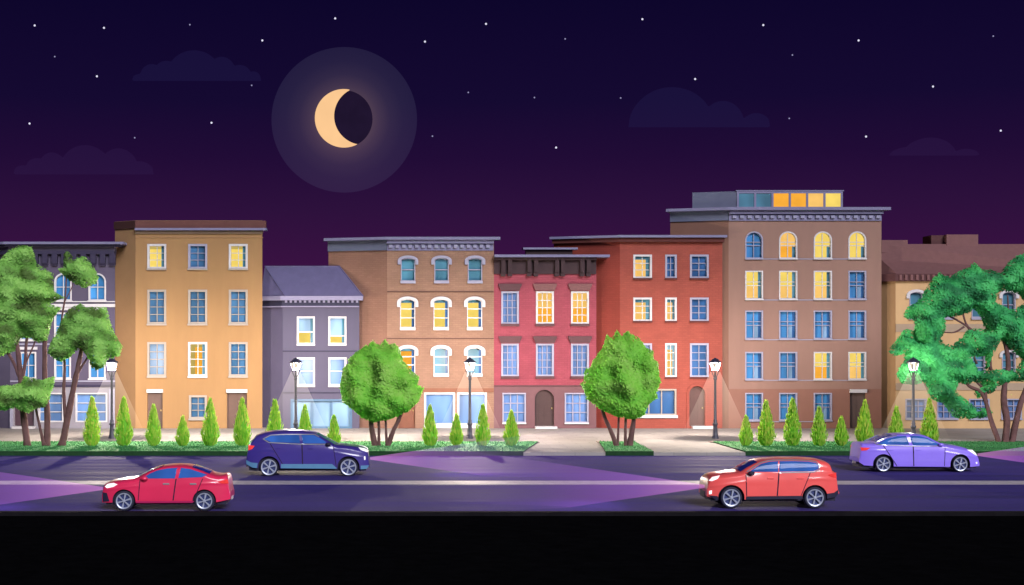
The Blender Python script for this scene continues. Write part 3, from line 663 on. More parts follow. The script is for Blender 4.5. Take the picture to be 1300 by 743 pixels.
# penthouse, set slightly back
m = MB(); y = DB+.15; x0, x1, z0, z1 = X(935, y), X(1070, y), Z(264), Z(243, y)
xl, yl = X(879, DB+.95), DB+.95
m.slab([(xl, yl), (x0, y+.001), (x1, y+.001), (x1, y+6), (X(890, y+6), y+6)], z0-.1, z1)
ph = B.put(m, 'penthouse', [GS])
for i, mt in enumerate((G_TEAL, G_TEAL, O_, O_, P_, Y_)):
    a = 937.6+i*22; k = y/F
    m = MB(); ring(m, X(a-2.4, y), X(a+19.6+2.4, y), z0-.05, z1-.005, 0, 2.6*k, y-.06-.004*(i % 2), y+.0); o = B.put(m, 'penthouse_window', LAV, ph)
    g = MB(); g.face([(X(a, y), y-.02, z0+.05), (X(a+19.6, y), y-.02, z0+.05), (X(a+19.6, y), y-.02, z1-.1), (X(a, y), y-.02, z1-.1)])
    # the pane belongs to its window
    B.put(g, 'pane', mt, o)
m = MB(); m.box(X(934, y), X(1071, y), y-.09, y+6.2, z1, z1+.06); B.put(m, 'penthouse_roof', LAV, ph)
litrow = [[G_BLUE, O_, Y_, Y_], [Y_, Y_, Y_, G_BLUE], [G_BLUE]*4, [G_BLUE, G_BLUE, O_, Y_], [G_BLUE]*3]
for r, (c, d_, ar) in enumerate(rows + [(499, 534, 0)]):
    for (a, b), mt in zip(cols, litrow[r]):
        lit = mt in (Y_, O_); two = [(0, .8, 0, .45, P_ if mt is Y_ else O_), (0, .8, .45, 1, Y_), (.8, 1, 0, 1, G_TEAL)] if lit and r else ([(0, .8, 0, .45, mt), (.8, 1, 0, .45, G_TEAL), (0, 1, .45, 1, P_ if mt is O_ else Y_)] if lit else [(0, .5, 0, 1, G_BLUE), (.5, .8, 0, .5, G_PALE), (.5, .8, .5, 1, G_BLUE), (.8, 1, 0, 1, G_DEEP)] if not ar else None)  # right-hand strips carry painted reveal shade
        window(B, a, b, c, d_, 2, 2, mt, WHITE if lit else FRAME_L, 1.5, ar, sill=(.3, 1.2), mun=.9, split=two, zsplit=[.48, .62])  # lit windows take the white frame, brightness put into its colour
for y_, x0_, x1_ in ((329, 946, 1099), (381, 946, 1099), (431.5, 946, 1099), (483, 946, 1099), (535.4, 946, 1055)): course(B, x0_, x1_, y_, 1.0, FRAME_L, .04)
door(B, 1079, 1099.5, 498.5, paint('grey_brown_door', alb((118, 98, 94)), .55, .1, 2, .1), lintel=(.6, 4.2))

# --- sand coloured house on the right ---------------------------------------------------------
B = Building('sand_house', 'sand coloured house with mauve mansard roof behind the large green tree', 1137, 1420)
WY = paint('sand_stucco', alb((222, 184, 138), 1.12), .88, .07, .9, .18, streak=True); WYs = paint('sand_side', alb((184, 146, 106), 1.22), .88, .07, .9, .18)  # sand side copy darkened for the shade on the left strip
RM = paint('mauve_tiles', alb((150, 106, 108)), .8, .08, 3, .3, 10); RMd = paint('mauve_tiles_dark', alb((106, 66, 70)), .8, .08, 3, .2)
tops = [(1154.5, 1171.5), (1193, 1210), (1233.5, 1250.5), (1272, 1289)]
hs = [(a, b, 371, 403, 4) for a, b in tops] + [(a, b, 447, 477, 3) for a, b in tops] + [(1149.5, 1176, 506.5, 532, 0), (1189.5, 1216, 506.5, 532, 0), (1230, 1256, 506.5, 532, 0), (1271, 1297, 506.5, 532, 0)]
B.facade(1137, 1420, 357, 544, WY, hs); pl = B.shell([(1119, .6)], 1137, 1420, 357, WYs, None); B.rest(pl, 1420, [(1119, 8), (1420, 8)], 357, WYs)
B.band(pl, 1420, 348, 357.2, .22, RMd, 'eaves')
m = MB()
for i in range(40): x = 1140+i*7; m.box(X(x), X(x+3), DB-.3, DB-.18, Z(356), Z(349))
B.put(m, 'eaves_bracket', RM)
yb = DB+1.4
m = MB(); z0, z1 = Z(348), Z(310, yb); m.face([(X(1137), DB-.2, z0), (X(1420), DB-.2, z0), (X(1420, yb), yb, z1), (X(1119, yb), yb, z1), (X(1119, yb), yb, Z(330, yb))]); m.face([(X(1119, DB+.8), DB+.8, z0), (X(1137), DB-.2, z0), (X(1119, yb), yb, Z(330, yb))])
m.box(X(1119, yb), X(1152, yb), yb-.05, yb+2, z1-.5, Z(305, yb)); m.box(X(1119, yb), X(1420, yb), yb+.01, yb+6, z1-.6, z1)
ro = B.put(m, 'roof', RM)
m = MB(); m.box(X(1201, yb), X(1241, yb), yb-.1, yb+2, z1-.3, Z(298, yb)); ch = B.put(m, 'chimney', RM, ro)
m = MB(); m.box(X(1184.5, yb), X(1200.8, yb), yb+.3, yb+1.8, z1-.3, Z(298.4, yb)); B.put(m, 'chimney', RMd, ro)
for a, b in tops:
    window(B, a, b, 371, 403, 1, 2, G_TEAL, FRAME_L, 1, 4, sill=(.6, 3), hood=(4, 4, 0), hood_mat=WHITE, mun=1.2); window(B, a, b, 447, 477, 1, 3, G_TEAL, FRAME_L, 1, 3, sill=(.6, 3), hood=(3.5, 4, 0), hood_mat=WHITE, mun=1.2)
for a, b in ((1149.5, 1176), (1189.5, 1216), (1230, 1256), (1271, 1297)): window(B, a, b, 506.5, 532, 3, 3, G_SKY, FRAME_L, 1.5, mun=1.1, sill=(.3, 1.2))
BL = paint('belt_pale', alb((206, 182, 158)), .8); course(B, 1137, 1419.5, 416.5, 10, BL, .06); course(B, 1137, 1419.5, 491, 9, BL, .06)

# ---------------------------------------------------------------- street lamps
IRON = paint('lamp_iron', (.035, .036, .075), .45, .2, 6, .1, spec=.5)
def m_lampglass(nt, out):
    N, L = nt.nodes, nt.links; em = N.new('ShaderNodeEmission'); em.inputs[0].default_value = (1, .86, .62, 1); em.inputs[1].default_value = .9; t = N.new('ShaderNodeBsdfTransparent')
    mx = N.new('ShaderNodeMixShader'); mx.inputs[0].default_value = .75; L.new(t.outputs[0], mx.inputs[1]); L.new(em.outputs[0], mx.inputs[2]); L.new(mx.outputs[0], out.inputs[0])
LG = emis_clear('lamp_glass_lit', m_lampglass)
DL = GD(557); kl = DL/F                                             # metres per pixel at the lamps
lamp = thing('street_lamp', (0, 0, 0), 'x', 'street lamp', 'iron street lamps along the pavement')
q = lambda v: v*kl
m = MB(); m.lathe([(q(4.6), 0), (q(4.6), q(1.6)), (q(3.8), q(2.4)), (q(3.2), q(9)), (q(2.6), q(15)), (q(2.6), q(17)), (q(3.4), q(18)), (q(3.4), q(19)), (q(2.2), q(21)), (q(2.6), q(23)), (q(1.9), q(24)), (q(1.5), q(74)), (q(2.3), q(75)), (q(2.3), q(77)), (q(1.3), q(78.5)), (q(1.1), q(84)), (.001, q(84))], n=16); m.build('pole', IRON, lamp, True)
m = MB()
for s in (-1, 1): m.tube([(s*q(1), 0, q(77)), (s*q(3.2), 0, q(82)), (s*q(5), 0, q(86.6))], [q(.55)]*3, 6); m.tube([(0, s*q(1), q(77)), (0, s*q(3.2), q(82)), (0, s*q(5), q(86.6))], [q(.55)]*3, 6)
m.lathe([(.001, q(86.2)), (q(5), q(86.2)), (q(5.3), q(86.8)), (q(4.6), q(87.3)), (.001, q(87.3))], n=16); m.build('bracket', IRON, lamp)  # solid disc added to shade arms, pole and pavement from the bulb
m = MB(); a, b = q(4.4), q(6.6); z0, z1 = q(87.4), q(96.5)
for i in range(6):
    t0, t1 = math.pi*2*i/6, math.pi*2*(i+1)/6; m.face([(a*math.cos(t0), a*math.sin(t0), z0), (a*math.cos(t1), a*math.sin(t1), z0), (b*math.cos(t1), b*math.sin(t1), z1), (b*math.cos(t0), b*math.sin(t0), z1)])
gl = m.build('lamp_glass', LG, lamp)
m = MB()
for i in range(6): t0 = math.pi*2*i/6; m.tube([(a*math.cos(t0), a*math.sin(t0), z0), (b*math.cos(t0), b*math.sin(t0), z1)], [q(.4)]*2, 5)
m.tube([(0, 0, q(87)), (0, 0, q(90.5))], [q(.7)]*2, 6)
m.build('glazing_bar', IRON, gl)
m = MB(); m.lathe([(q(6.2), q(96.2)), (q(8), q(96.6)), (q(7.8), q(97.6)), (q(5.4), q(99)), (q(4), q(100.6)), (q(3.8), q(101)), (q(1.6), q(101.6)), (q(1), q(102.6)), (.001, q(103))], n=16); m.build('cap', IRON, lamp, True)
def m_beam(nt, out):
    N, L = nt.nodes, nt.links
    tc = N.new('ShaderNodeTexCoord'); sp = N.new('ShaderNodeSeparateXYZ'); L.new(tc.outputs['Object'], sp.inputs[0])
    mr = N.new('ShaderNodeMapRange'); mr.inputs['From Min'].default_value = -q(84); mr.inputs['From Max'].default_value = 0; mr.inputs['To Min'].default_value = 0; mr.inputs['To Max'].default_value = .12
    L.new(sp.outputs['Z'], mr.inputs[0])
    em = N.new('ShaderNodeEmission'); em.inputs[0].default_value = (1, .88, .7, 1); L.new(mr.outputs[0], em.inputs[1]); t = N.new('ShaderNodeBsdfTransparent')
    ad = N.new('ShaderNodeAddShader'); L.new(em.outputs[0], ad.inputs[0]); L.new(t.outputs[0], ad.inputs[1]); L.new(ad.outputs[0], out.inputs[0])
BEAM = emis_clear('lit_haze', m_beam)
lamps = [(142, 'street lamp between the grey row house and the tan house'), (375.5, 'street lamp in front of the slate house with hipped roof'), (596.5, 'street lamp before the white shop windows of the brown house'),
         (908, 'street lamp beside the arched doorway of the red house'), (1159.5, 'street lamp under the large dark green tree')]
haze0 = None
for i, (px, lab) in enumerate(lamps):
    o = lamp if i == 0 else copy_tree(lamp)
    DL_ = DL if i < 4 else 77.2
    o.location = (X(px, DL_), DL_, 0 if i < 4 else GZ); o['label'] = 'black iron ' + lab
    ld = bpy.data.lights.new('lamp_light', 'POINT'); ld.energy = 21500 if i < 4 else 1300; ld.color = (1, .84, .70); ld.shadow_soft_size = .09
    lo = bpy.data.objects.new('lamp_light', ld); C.objects.link(lo); lo.location = (X(px, DL_), DL_, q(93.6))
    if haze0 is None:
        m = MB(); m.lathe([(q(6), 0), (q(44), -q(84))], n=40); haze0 = m.build('haze', BEAM, None, True); h = haze0
    else: h = haze0.copy(); C.objects.link(h)
    h.location = (X(px, DL_), DL_, q(85)); tag(h, 'faint cone of lamplight falling from the ' + lab.replace('street lamp', 'lamp'), 'light beam', 'cones of lamplight', 'stuff')

# ---------------------------------------------------------------- trees
BARK = paint('bark_brown', alb((112, 80, 80), .95), .9, .28, 3, .6, 9)
def inside(P, x, y):
    c = False
    for (x0, y0), (x1, y1) in zip(P, P[1:]+P[:1]):
        if (y0 > y) != (y1 > y) and x < (x1-x0)*(y-y0)/(y1-y0)+x0: c = not c
    return c
def edge(P, x, y):
    best = (1e9, 0, 0)
    for (x0, y0), (x1, y1) in zip(P, P[1:]+P[:1]):
        dx, dy = x1-x0, y1-y0; t = max(0, min(1, ((x-x0)*dx+(y-y0)*dy)/(dx*dx+dy*dy+1e-9))); ex, ey = x0+t*dx-x, y0+t*dy-y; d_ = math.hypot(ex, ey)
        if d_ < best[0]: best = (d_, ex/(d_+1e-6), ey/(d_+1e-6))
    return best
def crown(masses, D, n, size, rnd, depth=1.5):
    """leaf-sized faces filling rounded masses of foliage: each mass has an outline (side elevation, gaps left open), a depth and a place before or behind the stem"""
    m = MB(); k = D/F
    areas = []
    for P, holes, dy, tn in masses:
        a = abs(sum(x0*y1-x1*y0 for (x0, y0), (x1, y1) in zip(P, P[1:]+P[:1])))/2; areas.append(a)
    tot = sum(areas)
    for (P, holes, dy, tn), A in zip(masses, areas):
        bx0, bx1 = min(p[0] for p in P), max(p[0] for p in P); by0, by1 = min(p[1] for p in P), max(p[1] for p in P); cnt = 0
        while cnt < n*A/tot:
            x, y = rnd.uniform(bx0, bx1), rnd.uniform(by0, by1)
            if not inside(P, x, y) or any(inside(h, x, y) for h in holes): continue
            d_, ex, ey = edge(P, x, y)
            for h in holes:
                e2 = edge(h, x, y)
                if e2[0] < d_: d_, ex, ey = e2
            cnt += 1
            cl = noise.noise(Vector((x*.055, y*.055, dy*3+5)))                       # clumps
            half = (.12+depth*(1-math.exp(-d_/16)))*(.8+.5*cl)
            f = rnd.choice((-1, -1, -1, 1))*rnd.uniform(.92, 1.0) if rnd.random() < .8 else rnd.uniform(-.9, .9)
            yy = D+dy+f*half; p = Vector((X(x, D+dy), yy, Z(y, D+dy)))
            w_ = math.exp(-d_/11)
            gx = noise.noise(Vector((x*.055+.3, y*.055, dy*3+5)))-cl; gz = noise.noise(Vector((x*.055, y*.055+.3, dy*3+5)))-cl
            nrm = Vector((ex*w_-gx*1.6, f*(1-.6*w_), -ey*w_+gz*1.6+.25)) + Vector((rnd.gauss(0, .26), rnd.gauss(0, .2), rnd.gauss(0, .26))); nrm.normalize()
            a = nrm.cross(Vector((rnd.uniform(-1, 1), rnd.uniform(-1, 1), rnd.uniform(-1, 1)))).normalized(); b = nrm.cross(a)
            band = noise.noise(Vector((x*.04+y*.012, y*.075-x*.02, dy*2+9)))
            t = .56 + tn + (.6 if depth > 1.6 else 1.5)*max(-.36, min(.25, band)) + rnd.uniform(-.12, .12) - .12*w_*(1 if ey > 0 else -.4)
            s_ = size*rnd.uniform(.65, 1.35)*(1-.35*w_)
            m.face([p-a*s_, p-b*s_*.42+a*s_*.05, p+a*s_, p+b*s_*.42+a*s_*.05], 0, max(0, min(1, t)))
    return m
def limbs(D, parts, lean=0):
    m = MB(); k = D/F
    for pts, r in parts:
        if lean: pts = [(p[0], p[1], lean*max(0, min(1, (566-p[1])/75))) for p in pts]
        P3 = [Vector((X(p[0], D+(p[2] if len(p) > 2 else 0)), D+(p[2] if len(p) > 2 else 0), Z(p[1], D+(p[2] if len(p) > 2 else 0)))) for p in pts]
        # catmull-rom smoothing
        Q, RR = [], []
        for i in range(len(P3)-1):
            p0, p1, p2, p3 = P3[max(0, i-1)], P3[i], P3[i+1], P3[min(len(P3)-1, i+2)]
            for t in [j/4 for j in range(4)]:
                Q.append(.5*((2*p1)+(p2-p0)*t+(2*p0-5*p1+4*p2-p3)*t*t+(3*p1-p0-3*p2+p3)*t**3)); RR.append((r[0]+(r[1]-r[0])*(i+t)/(len(P3)-1))*k)
        Q.append(P3[-1]); RR.append(r[1]*k)
        RR[0] *= 1.25
        m.tube(Q, RR, 9, 0, .25)
    return m
def tree(name, label, D, base, trunk_parts, lobes, n, size, lm, seed, depth=1.5, lean=0):
    root = thing(name, (X(base, D), D, 0), label, 'tree')
    o = limbs(D, trunk_parts, lean).build('trunk', BARK, None, True); c = crown(lobes, D, n, size, random.Random(seed), depth).build('crown', lm)
    for q_ in (o, c):
        for v in q_.data.vertices: v.co -= Vector((X(base, D), D, 0))
        q_.parent = root
DT = GD(567.5)
olive = leafmat('olive_leaves', alb((74, 100, 48), .42), alb((97, 144, 66), .41), alb((124, 178, 86), .42))
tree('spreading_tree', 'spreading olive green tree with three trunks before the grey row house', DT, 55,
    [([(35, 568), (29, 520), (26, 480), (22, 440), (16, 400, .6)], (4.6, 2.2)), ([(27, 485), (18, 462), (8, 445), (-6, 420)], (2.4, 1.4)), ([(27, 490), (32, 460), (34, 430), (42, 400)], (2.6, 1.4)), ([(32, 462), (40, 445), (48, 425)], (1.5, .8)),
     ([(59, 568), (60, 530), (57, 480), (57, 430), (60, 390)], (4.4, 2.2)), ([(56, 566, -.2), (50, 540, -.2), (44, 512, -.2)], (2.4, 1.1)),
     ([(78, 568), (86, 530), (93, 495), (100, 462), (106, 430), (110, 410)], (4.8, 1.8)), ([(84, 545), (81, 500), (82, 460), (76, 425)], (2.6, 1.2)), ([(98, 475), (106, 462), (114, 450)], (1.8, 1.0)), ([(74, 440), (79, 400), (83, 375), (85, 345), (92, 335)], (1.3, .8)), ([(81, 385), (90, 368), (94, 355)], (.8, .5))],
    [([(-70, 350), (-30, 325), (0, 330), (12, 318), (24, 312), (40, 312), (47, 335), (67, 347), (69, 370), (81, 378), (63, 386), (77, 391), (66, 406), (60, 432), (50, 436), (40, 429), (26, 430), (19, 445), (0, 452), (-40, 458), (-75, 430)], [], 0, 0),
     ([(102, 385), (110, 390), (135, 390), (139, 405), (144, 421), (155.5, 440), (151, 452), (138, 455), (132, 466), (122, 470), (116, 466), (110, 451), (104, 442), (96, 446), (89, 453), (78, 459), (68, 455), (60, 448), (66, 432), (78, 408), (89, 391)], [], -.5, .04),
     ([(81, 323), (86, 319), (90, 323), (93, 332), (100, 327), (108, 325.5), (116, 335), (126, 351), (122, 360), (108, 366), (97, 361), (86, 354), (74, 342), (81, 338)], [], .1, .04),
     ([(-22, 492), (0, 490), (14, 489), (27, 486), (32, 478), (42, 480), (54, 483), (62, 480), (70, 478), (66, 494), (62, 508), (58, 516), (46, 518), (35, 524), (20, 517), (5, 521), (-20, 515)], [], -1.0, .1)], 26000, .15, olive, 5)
lime = leafmat('lime_leaves', alb((84, 154, 50), .40), alb((106, 178, 58), .39), alb((130, 202, 82), .42))
def round_tree(cx, label, flip, seed, outline):
    f = lambda x: cx + (x-487)*flip
    tree('round_tree', label, DT, f(484),
        [([(f(476), 568), (f(473), 550), (f(470), 530), (f(466), 500)], (4.2, 2.6)), ([(f(481), 568), (f(481), 545), (f(480), 515)], (2.2, 1.5)), ([(f(491), 567), (f(490), 545), (f(489), 512)], (1.8, 1.3)), ([(f(492), 568), (f(499), 548), (f(508), 528), (f(516), 500)], (3.2, 2.0))],
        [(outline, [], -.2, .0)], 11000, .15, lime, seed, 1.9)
round_tree(487, 'bright green round crowned tree before the brown brick house', 1, 11, [(461, 441), (468, 438), (473.7, 432), (479, 437), (483, 437), (488.7, 430.5), (494, 438), (500.6, 435), (506, 442), (512, 458), (525, 473), (532, 478), (529.6, 488), (537, 493.5), (531, 510), (517, 522.6), (493, 533), (473.7, 535.5), (461, 531), (448, 520), (435, 510), (432, 490), (435, 469), (443.5, 460), (441, 456)])
round_tree(788, 'bright green round crowned tree on its own lawn patch', -1, 12, [(770, 424), (777, 430), (783, 420), (789, 427), (796.5, 421), (811, 429), (819.5, 441.5), (829, 446), (829, 455), (835, 461), (837.7, 485), (833, 499.6), (834, 504), (823, 514), (818, 526), (804, 532), (784, 529), (765, 521), (745.6, 507), (742, 495), (736, 487.5), (742, 483), (742, 470.5), (750, 466), (753, 458), (765, 441.5)])
emer = leafmat('emerald_leaves', alb((38, 104, 64), .38), alb((52, 140, 82), .38), alb((74, 166, 98), .41))
DT2 = GD(562.6)
tree('gnarled_tree', 'large dark green tree with winding trunks and gaps in its crown', DT2, 1272,
    [([(1270, 566), (1260, 540), (1252, 512), (1244, 497), (1230, 490), (1222, 478)], (3.4, 1.6)), ([(1252, 510), (1250, 495), (1240, 485), (1234, 470)], (2.0, 1.2)),
     ([(1276, 566), (1278, 535), (1274, 508), (1276, 485), (1280, 465), (1277, 440), (1270, 420), (1258, 400)], (4.6, 2.2)), ([(1284, 566), (1290, 535), (1298, 505), (1308, 480), (1316, 450)], (4.4, 2.4)),
     ([(1258, 470), (1254, 445), (1240, 425), (1224, 412), (1206, 402)], (2.2, 1.2)), ([(1234, 424), (1226, 410), (1222, 396)], (1.7, 1.1)), ([(1224, 415), (1212, 422), (1198, 422)], (1.3, .7)), ([(1240, 462), (1236, 450), (1240, 440)], (1.7, 1.0)),
     ([(1278, 450), (1284, 425), (1290, 400), (1304, 385)], (2.0, 1.2)), ([(1276, 430), (1280, 400), (1279, 375)], (1.5, .9))],
    [([(1193.5, 344.5), (1198, 350), (1206, 351), (1220, 343), (1230, 340), (1237, 333), (1244, 341), (1252, 343), (1258, 342), (1270, 347), (1278, 336), (1288, 326), (1300, 322), (1340, 330), (1360, 380), (1350, 450), (1325, 480), (1300, 485), (1283, 484), (1266, 491), (1259, 499), (1249, 500), (1241, 507), (1237, 497), (1246, 488), (1236, 485), (1228, 488), (1216, 486), (1213, 496), (1224, 506), (1232, 512), (1241, 519), (1255, 517), (1259, 524), (1248, 531), (1230, 532), (1210, 530), (1203, 520), (1197, 512), (1186, 508), (1177, 502), (1178, 492), (1172, 485), (1158, 489), (1144.5, 487), (1138, 475), (1142, 466), (1148, 459), (1148, 448), (1140, 451), (1132, 451), (1128, 444), (1138, 432), (1146, 420), (1152, 417), (1159, 421), (1162, 413), (1158, 406), (1151, 405), (1147, 399), (1152, 390), (1164, 384), (1172, 372), (1183, 356)],
      [[(1199, 403), (1212, 402), (1230, 397), (1235, 391), (1244, 400), (1250, 417), (1240, 417), (1228, 419), (1222, 428), (1208, 438), (1198, 437), (1194, 430), (1200, 418)], [(1263, 383), (1268, 371), (1280, 370), (1293, 373), (1302, 384), (1288, 393), (1281, 393)], [(1232, 453), (1250, 452), (1251, 470), (1241, 470)], [(1254, 469), (1260, 450), (1270, 432), (1276, 440), (1298, 457), (1289, 469)]], 2.0, 0),
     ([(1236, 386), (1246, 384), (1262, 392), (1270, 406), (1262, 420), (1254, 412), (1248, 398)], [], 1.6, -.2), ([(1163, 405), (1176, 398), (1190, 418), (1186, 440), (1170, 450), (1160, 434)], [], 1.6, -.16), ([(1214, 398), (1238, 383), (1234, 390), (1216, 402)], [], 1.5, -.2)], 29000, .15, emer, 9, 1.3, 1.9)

# ---------------------------------------------------------------- shrubs
sh_light = leafmat('shrub_lime', alb((122, 190, 56), .62), alb((156, 222, 70), .62), alb((190, 242, 100), .66), .35)
sh_mid = leafmat('shrub_green', alb((108, 166, 48), .46), alb((144, 202, 60), .48), alb((182, 230, 90), .5), .35)
sh_dark = leafmat('shrub_deep', alb((96, 156, 44), .44), alb((130, 192, 56), .45), alb((166, 220, 80), .47), .4)
DSH = GD(567.5); ks_ = DSH/F
def shrub_mesh(h, r, seed):
    rnd = random.Random(seed); m = MB()
    prof = lambda t: r*(.55+.45*min(1, t/.18))*(1-max(0, t-.16)/.84)**.72 if t < 1 else 0
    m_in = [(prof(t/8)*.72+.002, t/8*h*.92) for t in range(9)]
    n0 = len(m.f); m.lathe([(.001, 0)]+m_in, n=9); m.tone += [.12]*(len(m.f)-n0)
    n = int(260*h*r/.55/1.6)+260
    for i in range(n):
        t = rnd.random()**1.25*.97; a = rnd.uniform(0, 2*math.pi); rr = prof(t)*rnd.uniform(.7, 1.0)
        L_ = rnd.uniform(.2, .36)*(1-.25*t); wd = rnd.uniform(.03, .05)
        er = Vector((math.cos(a), math.sin(a), 0)); p = er*rr + Vector((0, 0, t*h*.9))
        lean = .42*(1-t)+.06; dr = (er*lean + Vector((rnd.gauss(0, .06), rnd.gauss(0, .06), 1))).normalized(); sd = Vector((-er.y, er.x, 0))
        tip = p+dr*L_; mid = p+dr*L_*.45+er*.02
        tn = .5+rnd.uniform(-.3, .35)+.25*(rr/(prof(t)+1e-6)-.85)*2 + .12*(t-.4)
        m.face([p, mid+sd*wd, tip, mid-sd*wd], 0, max(0, min(1, tn)))
    return m
mats = {'l': sh_light, 'm': sh_mid, 'd': sh_dark}
shrubs = [(117, 501, 'm', 'shrub left of the lamp by the tan house, before the grey shopfront'), (157, 501, 'd', 'shrub right of the lamp by the tan house'), (195, 512, 'l', 'lime shrub before the left brown door of the tan house'), (232, 529, 'd', 'smallest dark shrub below the tan house ground floor window'),
    (267, 503, 'd', 'tall shrub right of the tan house ground floor window'), (307.5, 503, 'd', 'shrub before the right brown door of the tan house'), (349, 505, 'd', 'shrub at the corner of the slate house, behind the dark blue car'), (387, 513, 'l', 'lime shrub before the slate house shopfront, right of its lamp'), (424, 528, 'd', 'small dark shrub at the right end of the slate shopfront'),
    (546, 513, 'l', 'pale lime shrub before the left white shop window of the brown house'), (579.5, 526, 'd', 'small dark shrub left of the lamp before the white shop windows'), (613, 512, 'l', 'lime shrub right of the lamp before the white shop windows'), (649, 521, 'd', 'green shrub before the left ground floor window of the crimson house'),
    (947, 529, 'l', 'small lime shrub at the left corner of the apartment house'), (972.5, 506, 'm', 'tall shrub between the first two ground floor windows of the apartment house'), (1006, 503, 'd', 'tallest dark shrub before the second ground floor window of the apartment house'), (1040, 515, 'l', 'lime shrub before the third ground floor window of the apartment house'),
    (1068, 530, 'd', 'small dark shrub left of the apartment house door'), (1098, 506, 'm', 'tall shrub before the brown door of the apartment house'), (1138, 515, 'l', 'lime shrub left of the lamp, behind the violet car'), (1180, 504, 'm', 'tall shrub right of the lamp, behind the violet car'),
    ]
for i, (px, top, tn, lab) in enumerate(shrubs):
    h = (568-top)*ks_; r = {True: 11.2, False: 9.6}[h > 2.3]*ks_*(.85 if h < 1.7 else 1)
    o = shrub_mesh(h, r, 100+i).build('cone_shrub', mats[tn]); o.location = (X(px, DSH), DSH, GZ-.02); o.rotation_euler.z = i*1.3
    tag(o, 'pointed ' + lab, 'shrub', 'pointed shrubs along the lawn')

# ---------------------------------------------------------------- cars
TYRE = paint('tyre_rubber', (.028, .03, .06), .75, .2, 8, .2); RIM = paint('rim_silver', (.62, .68, .86), .3, .05, 5, 0, metal=.35); DARKT = paint('dark_plastic', (.025, .024, .06), .6, .2, 6, .1)
GAP = paint('door_gap', (.03, .015, .05), .8, .1, 5, 0); CHROME = paint('chrome_trim', (.8, .82, .9), .2, .05, 5, 0, metal=.6)
CGL = glass('car_glass', alb((52, 96, 172), .75), .06); CGL2 = glass('car_glass_deep', alb((36, 56, 150), .75), .06)
HLT = glow('headlight_glow', (250, 246, 255), 1.4, .2, 6); TLT = glow('tail_glow', (255, 70, 70), 1.0, .2, 5)
def interp(pts, u):
    if u <= pts[0][0]: return pts[0][1]
    for (a, b), (c, d_) in zip(pts, pts[1:]):
        if u <= c: return b + (d_-b)*(u-a)/(c-a) if c > a else d_
    return pts[-1][1]
def smooth_profile(pts, n=8):
    out = []
    for i in range(len(pts)-1):
        p0, p1, p2, p3 = pts[max(0, i-1)], pts[i], pts[i+1], pts[min(len(pts)-1, i+2)]
        m1 = (p2[1]-p0[1])/max(1e-6, p2[0]-p0[0]); m2 = (p3[1]-p1[1])/max(1e-6, p3[0]-p1[0]); h = p2[0]-p1[0]
        for j in range(n):
            t = j/n; out.append((p1[0]+h*t, (2*t**3-3*t**2+1)*p1[1]+(t**3-2*t**2+t)*h*m1+(-2*t**3+3*t**2)*p2[1]+(t**3-t**2)*h*m2))
    out.append(pts[-1]); return out
